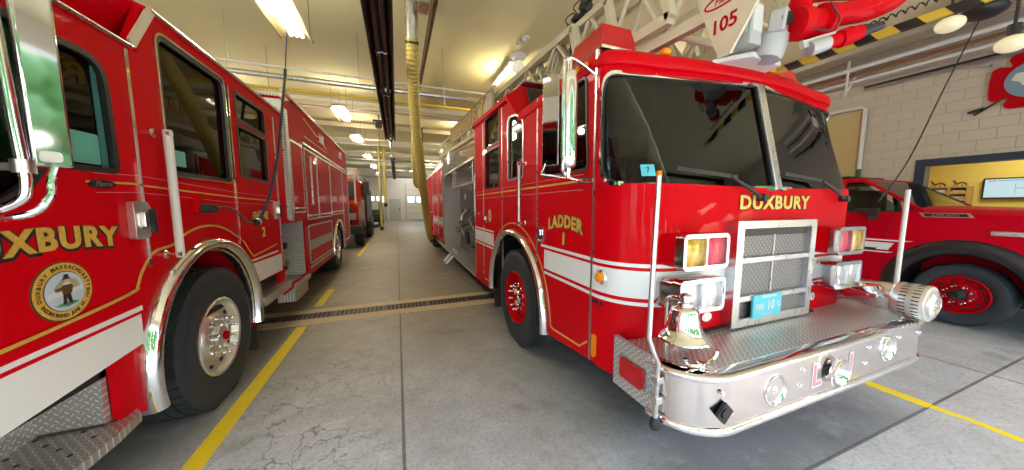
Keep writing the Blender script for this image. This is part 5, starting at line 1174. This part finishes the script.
# round emblem: cross of the fire service
EM = thing('wall_emblem', 'round red and blue fire department emblem with crossed tools high on the block wall', 'emblem', (XR, 1.78, 3.1))
def FE(u, v, o): return Vector((XR - .02 - o, 1.78 - u, 3.56 + v))
P = []
for k in range(4):
    a0 = k * 90
    for a, r_ in ((-38, .47), (-30, .50), (-15, .46), (0, .45), (15, .46), (30, .50), (38, .47), (45, .33)): P.append((r_ * math.cos(math.radians(a + a0 + 0)), r_ * math.sin(math.radians(a + a0))))
g = G(); g.prism(rpoly(P, .08, 4), FE, 0, .03); obj('red_cross', g, RED2, EM)
g = G(); g.prism(arc(0, 0, .30, 0, 360, 36)[:-1], FE, .03, .04); obj('blue_disc', g, mat('emblem_blue', (.16, .27, .38), 0, .5), EM)
g = G(); g.prism(rpoly([(-.24, .02), (-.20, .12), (-.02, .13), (-.02, -.02), (-.12, -.10), (-.16, -.02)], .02), FE, .04, .05); obj('white_device', g, WHITEP, EM)
g = G(); g.prism(rpoly([(.0, .14), (.05, .16), (.06, -.14), (-.02, -.15)], .02), FE, .05, .06); obj('brown_device', g, BROWN, EM)
g = G(); g.prism(rpoly([(.08, .12), (.22, .10), (.20, -.06), (.10, -.12)], .02), FE, .04, .05); obj('gold_device', g, GOLD, EM)
for s in (1, -1):
    g = G(); g.beam(FE(-.56, .46 * s, .01), FE(.56, -.46 * s, .01), .025, .02, (1, 0, 0)); g.beam(FE(-.62, .40 * s, .02), FE(-.46, .36 * s, .02), .03, .07, (1, 0, 0)); obj('crossed_tool', g, STEEL if s > 0 else BLK, EM)
# globe lamps
def globe(p, zc, lab, grp=None):
    T = thing('globe_lamp', lab, 'lamp', p, grp)
    g = G(); g.ball(p, .12, 20, 12, (1.05, 1.05, .8)); obj('globe', g, mat('milk_glass', (.75, .72, .5), 0, .3, emit=(1, .9, .6), estr=.35), T)
    g = G(); g.cyl((p[0], p[1], p[2] + .10), (p[0], p[1], p[2] + .22), .05); g.cyl((p[0], p[1], p[2] + .2), (p[0], p[1], zc), .014); obj('lamp_rod', g, BLK, T); return T
globe((6.85, 1.92, 3.85), ZC_, 'cream globe lamp on a black rod, nearer the striped ladder tip'); globe((6.95, 1.47, 3.42), ZC_, 'cream globe lamp on a black rod, nearer the round wall emblem')
g = G(); g.ball((8.4, 2.05, 4.42), .22, 14, 8, (1.2, 1, .5)); g.cyl((8.4, 2.05, 4.5), (8.4, 2.05, 4.75), .03); obj('cord_reel', g, BLK, None, 'black and blue cord reel under the ceiling beside the pale wall pipes', 'reel')
g = G(); g.tube([(8.28, 2.05, 4.28), (7.2, 2.0, 3.1), (6.3, 1.95, 2.1), (5.8, 2.0, 1.55)], .008, 8, 6); obj('air_line', g, BLK, None, 'thin black line hanging from the reel down behind the bumper pole toward the pickup', 'cord')
# ceiling light over the ladder truck, smoke detector
T = thing('globe_fitting', 'white porcelain globe lamp on the ceiling above the ladder truck', 'lamp', (2.60, 6.50, 4.4))
g = G(); g.lathe([(.19, 0), (.17, -.05), (.10, -.09), (.10, -.12)], (2.60, 6.50, 4.75), (0, 0, 1), 24); obj('ceiling_rose', g, WHITEP, T)
g = G(); g.ball((2.60, 6.50, 4.50), .14, 20, 12, (1, 1, 1.15)); obj('globe', g, mat('frosted_globe', (.85, .83, .75), 0, .3, emit=(1, .95, .85), estr=.3), T)
g = G(); g.lathe([(.075, 0), (.07, -.05), (.05, -.07), (.01, -.07)], (2.46, 5.74, 4.75), (0, 0, 1), 20); g.box(2.36, 2.46, 5.9, 6.0, 4.67, 4.75); obj('smoke_detector', g, WHITEP, None, 'small white smoke detector on the ceiling in front of the porcelain globe lamp', 'detector')
HOODM = mat('fixture_hood', (.16, .12, .05), 0, .5)
def strip_light(c, L, w, z, hung, lab, grp=None, tubes=3, m=LAMP, hood=HOODM):
    T = thing('ceiling_light', lab, 'light fixture', (c[0], c[1], z), grp)
    g = G(); y0_, y1_ = c[1] - L / 2, c[1] + L / 2
    g.rings([[(c[0] - w / 2, y, z - .02), (c[0] - w / 2 + .02, y, z - .02), (c[0] - w * .28, y, z + .06), (c[0] + w * .28, y, z + .06), (c[0] + w / 2 - .02, y, z - .02), (c[0] + w / 2, y, z - .02), (c[0] + w * .3, y, z + .09), (c[0] - w * .3, y, z + .09)] for y in (y0_, y1_)]); obj('reflector_hood', g, hood, T)
    for k in range(tubes):
        x = c[0] + (k - (tubes - 1) / 2) * w * .16; g = G(); g.cyl((x, y0_ + .03, z + .035), (x, y1_ - .03, z + .035), .02, n=10); obj('tube', g, m, T)
    if hung:
        g = G()
        for y in (y0_ + .05, y1_ - .05): g.cyl((c[0] - w * .4, y, z), (c[0] - w * .4, y, ZC_), .004, n=6); g.cyl((c[0] + w * .4, y, z), (c[0] + w * .4, y, ZC_), .004, n=6)
        obj('hanging_wire', g, BLK, T)
    return T
AL = ['nearest hung fluorescent light over the fire engine, with a tan hood', 'second hung fluorescent light in the row behind the nearest one', 'third hung fluorescent light in the row above the fire engine', 'fourth hung fluorescent light, small and far along the row', 'fifth hung fluorescent light, close to the back doors of the row', 'last and smallest hung light of the row over the engine']
for i, y_ in enumerate((4.80, 9.5, 12.8, 17.2, 21.5, 26)): strip_light((-1.27, y_), 1.35, .42, 3.9, True, AL[i], 'hung lights over the fire engine row')
BL_ = ['bright strip light on the ceiling above the ladder truck sign', 'second strip light on the ceiling beyond the ladder sign', 'third strip light on the ceiling far behind the ladder truck', 'last small strip light on the ceiling in the far bay']
for i, y_ in enumerate((7.2, 12.5, 18, 24)): strip_light((2.47, y_), 1.25, .16, 4.58, False, BL_[i], 'ceiling strip lights over the ladder truck', 1, LAMP2, WHITEP)
for i, y_ in enumerate((27.5, 31.0)): strip_light((1.2, y_), 1.25, .3, 4.3, True, ('added hung light over the aisle in the far bay, nearer one', 'added hung light over the aisle right by the back doors')[i], 'added lights by the back doors', 2)  # fixtures added to brighten the far bay and back wall
for i, (x, y_) in enumerate(((6.2, 5.4), (7.4, 9.5), (-4.2, 4.5), (-4.2, 10))): strip_light((x, y_), 1.3, .3, 4.4, True, ('hung light above the red pickup', 'hung light further back above the pickup bay', 'hung light on the far side of the fire engine', 'hung light further back beyond the fire engine')[i], 'lights outside the main rows')
# radiant heater trough
HT = thing('radiant_heater', 'long dark radiant heater trough hung along the ceiling of the aisle', 'heater', (-.13, 8, 3.7))
g = G(); g.rings([[(-.29, y, 3.66), (-.27, y, 3.66), (-.20, y, 3.80), (-.06, y, 3.80), (.01, y, 3.66), (.03, y, 3.66), (-.05, y, 3.83), (-.21, y, 3.83)] for y in (2.2, 11.5)]); obj('reflector', g, mat('heater_dark', (.035, .022, .018), .3, .45), HT)
g = G(); g.cyl((-.18, 2.2, 3.72), (-.18, 11.3, 3.72), .035); g.cyl((-.08, 2.2, 3.72), (-.08, 11.3, 3.72), .035); obj('burner_tube', g, mat('tube_dark', (.05, .03, .025), .5, .4), HT)
g = G()
for y in (3, 4.95, 6.8, 8.6, 10.4): g.tube([(-.22, y, 3.70), (-.18, y, 3.665), (-.13, y, 3.685), (-.08, y, 3.665), (-.04, y, 3.70)], .006, 6); g.cyl((-.13, y, 3.8), (-.13, y, 4.75), .005)
obj('tube_clip', g, CHR, HT)
g = G(); g.cyl((-.12, 11.5, 3.70), (-.12, 15.0, 3.6), .05); obj('flue_tube', g, CHR, HT)
g = G(); g.cyl((-.12, 15.0, 3.6), (-.10, 22, 3.3), .10); obj('flue_end', g, BLK, HT)
g = G(); g.cyl((-.12, 18, 3.5), (-.12, 18, 4.75), .02); obj('hanging_rod', g, BLK, HT)
# crosswise pipes and beams
pipe([(-6, 7.2, 4.1), (9.7, 7.2, 4.1)], .022, WHITEP, 'slim white pipe crossing under the ceiling, nearest of the crosswise pipes')
pipe([(-6, 6.75, 3.78), (9.7, 6.75, 3.78)], .045, ALU, 'shiny steel pipe crossing under the ceiling in front of the yellow pipe')
pipe([(-6, 7.9, 3.92), (9.7, 7.9, 3.92)], .03, YPIPE, 'yellow gas pipe crossing under the ceiling behind the steel pipe')
g = G()
for x in (-4, -2.6, -.6, 1.0, 2.2): g.cyl((x, 6.75, 3.78), (x, 6.75, 4.75), .006, n=6); g.cyl((x + .2, 7.9, 3.92), (x + .2, 7.9, 4.75), .006, n=6)
obj('pipe_hanger', g, STEEL, None, 'thin steel drop rods carrying the crosswise pipes', 'hanger', 'pipe hangers')
for i, (y_, z, w, m) in enumerate(((10.6, 4.45, .12, TAN), (10.9, 4.55, .3, WALLP), (13.4, 4.55, .16, TAN), (16.8, 4.55, .2, WALLP), (20.5, 4.55, .2, WALLP), (24.5, 4.5, .25, WALLP), (28.5, 4.4, .3, WALLP))):
    g = G(); g.box(-6.2, 9.8, y_ - .06, y_ + .06, z - w / 2, z + w / 2); struct('trim_%d' % (20 + i), g, m)
for i, (y_, z, r_, m, lb_) in enumerate(((18.0, 3.9, .05, STEEL, 'dark crosswise pipe far above the aisle'), (26, 3.9, .28, LGREY, 'fat grey duct crossing high in front of the back doors'), (29, 4.1, .2, STEEL, 'dark duct crossing just before the back wall'), (23, 4.3, .07, WHITEP, 'pale pipe crossing far above the aisle'))):
    pipe([(-6, y_, z), (9.7, y_, z)], r_, m, lb_)
# exhaust extraction hose
EH = thing('exhaust_hose', 'yellow ribbed exhaust hose hanging in the aisle to the rear of the ladder truck', 'hose', (.4, 6, 2))
hp = catmull([Vector(p) for p in ((.315, 5.35, 4.15), (.33, 5.6, 3.75), (.38, 6.3, 3.30), (.45, 6.9, 2.85), (.56, 7.6, 2.30), (.68, 8.4, 1.75), (.80, 9.2, 1.15), (.92, 9.8, .62), (1.02, 10.3, .42))], 8)
def ribbed(path, r, step=.032):
    # resample evenly, alternating radius
    L = [0]
    for a, b in zip(path, path[1:]): L.append(L[-1] + (b - a).length)
    n = int(L[-1] / step); out = []; k = 0
    for i in range(n + 1):
        s_ = L[-1] * i / n
        while k < len(L) - 2 and L[k + 1] < s_: k += 1
        t = (s_ - L[k]) / max(1e-6, L[k + 1] - L[k]); out.append(path[k].lerp(path[k + 1], t))
    rad = [r if i % 2 else r * .84 for i in range(n + 1)]
    return G().tube(out, lambda t: rad[min(n, int(round(t * n)))], 14)
obj('hose_ribbed', ribbed(hp, .105), HOSEY, EH, ang=20)
g = G(); g.cyl((.31, 5.25, 4.75), (.315, 5.38, 4.10), .10, .095, 20); g.box(.22, .42, 5.15, 5.55, 4.60, 4.68); obj('hose_boot', g, ALU, EH)
g = G(); g.cyl((.315, 5.375, 4.12), (.316, 5.39, 4.07), .105); obj('boot_clamp', g, BLK, EH)
hp2 = catmull([Vector(p) for p in ((.50, 8.0, 3.25), (.50, 8.05, 3.32), (.56, 8.1, 3.30), (.62, 8.3, 2.8), (.66, 8.6, 2.35), (.60, 8.7, 2.05), (.50, 8.5, 2.10), (.46, 8.2, 2.6), (.46, 8.0, 3.2))], 6)
obj('hose_loop', ribbed(hp2, .085), HOSEY, EH, ang=20)
g = G(); g.box(.60, .66, 8.0, 8.1, 3.05, 3.4); g.box(.57, .66, 8.7, 8.8, 1.88, 2.05); obj('hose_grip', g, BLK, EH)
g = G(); g.cyl((1.0, 10.25, .45), (1.12, 10.5, .35), .11); obj('tailpipe_nozzle', g, BLK, EH)
g = G(); g.box(.62, .67, 3.6, 12, 4.48, 4.60); g.cyl((.52, 3.6, 4.2), (.58, 12, 4.2), .012, n=6); obj('hose_rail', g, BROWN, None, 'dark rail under the ceiling carrying the yellow exhaust hose', 'rail')
g = G(); g.box(.40, .58, 4.8, 5.1, 4.40, 4.50); g.cyl((.49, 4.95, 4.5), (.49, 4.95, 4.75), .012); obj('rail_trolley', g, ALU, None, 'grey steel trolley bracket on the ceiling beside the hose boot', 'bracket')
for x, lb_ in ((-.88, 'thin yellow hose hanging far down the aisle, left of its twin'), (-.62, 'thin yellow hose hanging far down the aisle, shorter than its twin')):
    z0 = .25 if x < -.8 else 1.6
    g = G(); g.tube([(x, 19, 4.75), (x + .01, 19, z0 + .8), (x + .02, 19, z0)], .07 if x < -.8 else .08, 10); H2 = obj('drop_hose', g, HOSEY, None, lb_, 'hose')
    g = G(); g.cyl((x + .02, 19, z0), (x + .02, 19, z0 - .2), .09); obj('hose_nozzle', g, BLK, H2)
# sensor on the ceiling, thin cords
g = G(); g.cyl((-.49, 11.6, 4.3), (-.49, 11.6, 4.12), .11); g.box(-.66, -.32, 11.45, 11.75, 4.3, 4.36); g.cyl((-.49, 11.6, 4.36), (-.49, 11.6, 4.75), .02); g.cyl((-.49, 11.6, 4.12), (-.49, 11.6, 1.4), .008, n=6)
obj('cord_reel', g, BLK, None, 'small black cord reel hanging left of the heater with a cord drop', 'reel')
# floor details ----------------------------------------------------------------
def patch(x0, x1, y0, y1, z, m, name, **k): g = G(); g.box(x0, x1, y0, y1, -.02, z); return struct(name, g, m, **k)
for i, (x0, x1, y0_, y1_) in enumerate(((-1.205, -1.095, .9, 4.30), (-1.205, -1.095, 5.12, 6.1), (3.63, 3.73, .89, 4.3), (-1.17, -1.07, 9.9, 13.5), (3.63, 3.73, 5.1, 9))):
    patch(x0, x1, y0_, y1_, .002, YEL, 'trim_%d' % (40 + i))
g = G(); g.prism([(3.63, -1.5), (3.69, -1.5), (3.72, .55), (3.735, .70), (3.72, .885), (3.645, .885), (3.68, .74), (3.655, .55)], lambda u, v, o: Vector((u, v, o)), -.02, .002); struct('trim_46', g, YEL)
DRN = thing('floor_drain', 'long iron trench drain grate running across the floor between the trucks', 'drain', (1, 4.68, 0))
g = G(); g.box(-4.6, 9, 4.36, 4.56, -.02, .003); g.box(-4.6, 9, 4.80, 4.98, -.02, .003); obj('concrete_kerb', g, mat('drain_kerb', (.62, .51, .33), 0, .7, noise=.2), DRN)
g = G(); g.box(-4.6, 9, 4.56, 4.80, -.05, .001); obj('trench', g, DARK, DRN)
g = G(); x = -4.6
while x < 9: g.box(x, x + .022, 4.575, 4.785, -.01, .005); x += .055
g.box(-4.6, 9, 4.56, 4.578, -.01, .006); g.box(-4.6, 9, 4.782, 4.80, -.01, .006); x = -4.6
while x < 9: g.box(x, x + .05, 4.57, 4.79, -.01, .007); x += .62
obj('grate', g, mat('iron_grate', (.16, .13, .11), .6, .5), DRN)
# outside: apron, grass and trees, seen only in reflections
GR_ = mat('grass_ground', (.10, .16, .05), 0, .9, noise=.4, nscale=2)
g = G(); g.box(-40, 40, -60, YFR - 14, -.12, -.02); obj('lawn', g, GR_, None, 'green lawn beyond the apron outside the open bay doors', 'grass', kind='stuff')
random.seed(11)
for i, (x, y, h) in enumerate(((-14, -19, 13), (-6.5, -19.5, 14), (1, -19, 13), (8.5, -19.5, 14), (16, -19, 13), (23.5, -19.5, 14), (31, -19, 13), (22, -29, 18), (30, -29, 17), (-10, -29, 17), (-2, -29, 18), (6, -29, 17), (14, -29, 18))):
    T = thing('tree', 'leafy tree standing outside beyond the open bay doors', 'tree', (x, y, 0), 'trees outside the bay')
    g = G(); g.cyl((x, y, -.02), (x, y, h * .6), .28, .14, 10); obj('trunk', g, BARK, T)
    g = G()
    for k in range(22):
        g.ball((x + random.uniform(-1.9, 1.9), y + random.uniform(-1.5, 1.5), h * .25 + random.uniform(0, h * .65)), random.uniform(1.3, 2.1), 12, 8)
    for v in g.bm.verts: v.co += Vector((random.uniform(-.18, .18),) * 3)
    obj('crown', g, LEAF, T)
# ------------------------------------------------------------------ light
w = bpy.data.worlds.new('sky'); scn.world = w; w.use_nodes = True; nt = w.node_tree; bg = nt.nodes['Background']
sk = nt.nodes.new('ShaderNodeTexSky'); sk.sky_type = 'NISHITA'; sk.sun_disc = False; sk.sun_elevation = math.radians(48); sk.sun_rotation = math.radians(120); sk.air_density = 1.2; sk.dust_density = 3
nt.links.new(sk.outputs[0], bg.inputs['Color']); bg.inputs['Strength'].default_value = 2.1
def area(name, loc, rot, sx, sy, e, col=(1, 1, 1), vis=True):
    l = bpy.data.lights.new(name, 'AREA'); l.shape = 'RECTANGLE'; l.size = sx; l.size_y = sy; l.energy = e; l.color = col
    o = bpy.data.objects.new(name, l); COL.objects.link(o); o.location = loc; o.rotation_euler = rot; return o
# daylight through the three open bay doors (just outside the door openings), lamps of the room and added fill lamps
for i, (a, b) in enumerate(fr):
    o = area('bay_door_portal', ((a + b) / 2, YFR - .3, 2.1), (math.radians(90), 0, 0), b - a, 4.2, 1); o.data.cycles.is_portal = True
def lamp(name, loc, e, col, r=.12):
    l = bpy.data.lights.new(name, 'POINT'); l.energy = e; l.color = col; l.shadow_soft_size = r
    o = bpy.data.objects.new(name, l); COL.objects.link(o); o.location = loc
WARM = (1, .90, .70)
for y_ in (4.8, 9.5, 12.8, 17.2, 21.5, 26): lamp('fluorescent_light', (-1.27, y_, 3.74), 60, WARM); lamp('added_ceiling_uplight', (-1.27, y_, 4.12), 42, WARM)  # second lamp per fixture is added above the hood to brighten the ceiling
for y_ in (27.5, 31.0): lamp('fluorescent_light', (1.2, y_, 4.2), 130, (1, .95, .85))  # added lamps that lift the dark back wall and doors
for y_ in (7.2, 12.5, 18, 24): lamp('strip_light', (2.47, y_, 4.34), 58, (1, .86, .55), .08)
for x, y_ in ((6.2, 5.4), (7.4, 9.5), (-4.2, 4.5), (-4.2, 10)): lamp('fluorescent_light', (x, y_, 4.25), 70, WARM)
area('office_light', (11.3, 1.8, 3.05), (0, 0, 0), 1.2, 1.2, 90, (1, .93, .75))
# ------------------------------------------------------------------ camera
cam = bpy.data.cameras.new('camera'); co = bpy.data.objects.new('camera', cam); COL.objects.link(co); scn.camera = co
cam.sensor_fit = 'HORIZONTAL'; cam.sensor_width = 36; cam.lens = 303 / 1024 * 36; cam.clip_start = .02; cam.clip_end = 300
co.location = (0, 0, 1.5); co.rotation_mode = 'XYZ'
co.rotation_euler = (math.radians(90 - 5.654), 0, math.radians(-20.69))
scn.view_settings.view_transform = 'Standard'; scn.view_settings.look = 'None'; scn.view_settings.gamma = 1; scn.view_settings.exposure = 0.08
try: scn.view_settings.use_curve_mapping = False
except Exception: pass
scn.cycles.max_bounces = 7; scn.cycles.transparent_max_bounces = 12; scn.cycles.sample_clamp_indirect = 6; scn.cycles.caustics_reflective = False; scn.cycles.caustics_refractive = False
scn.cycles.use_denoising = True
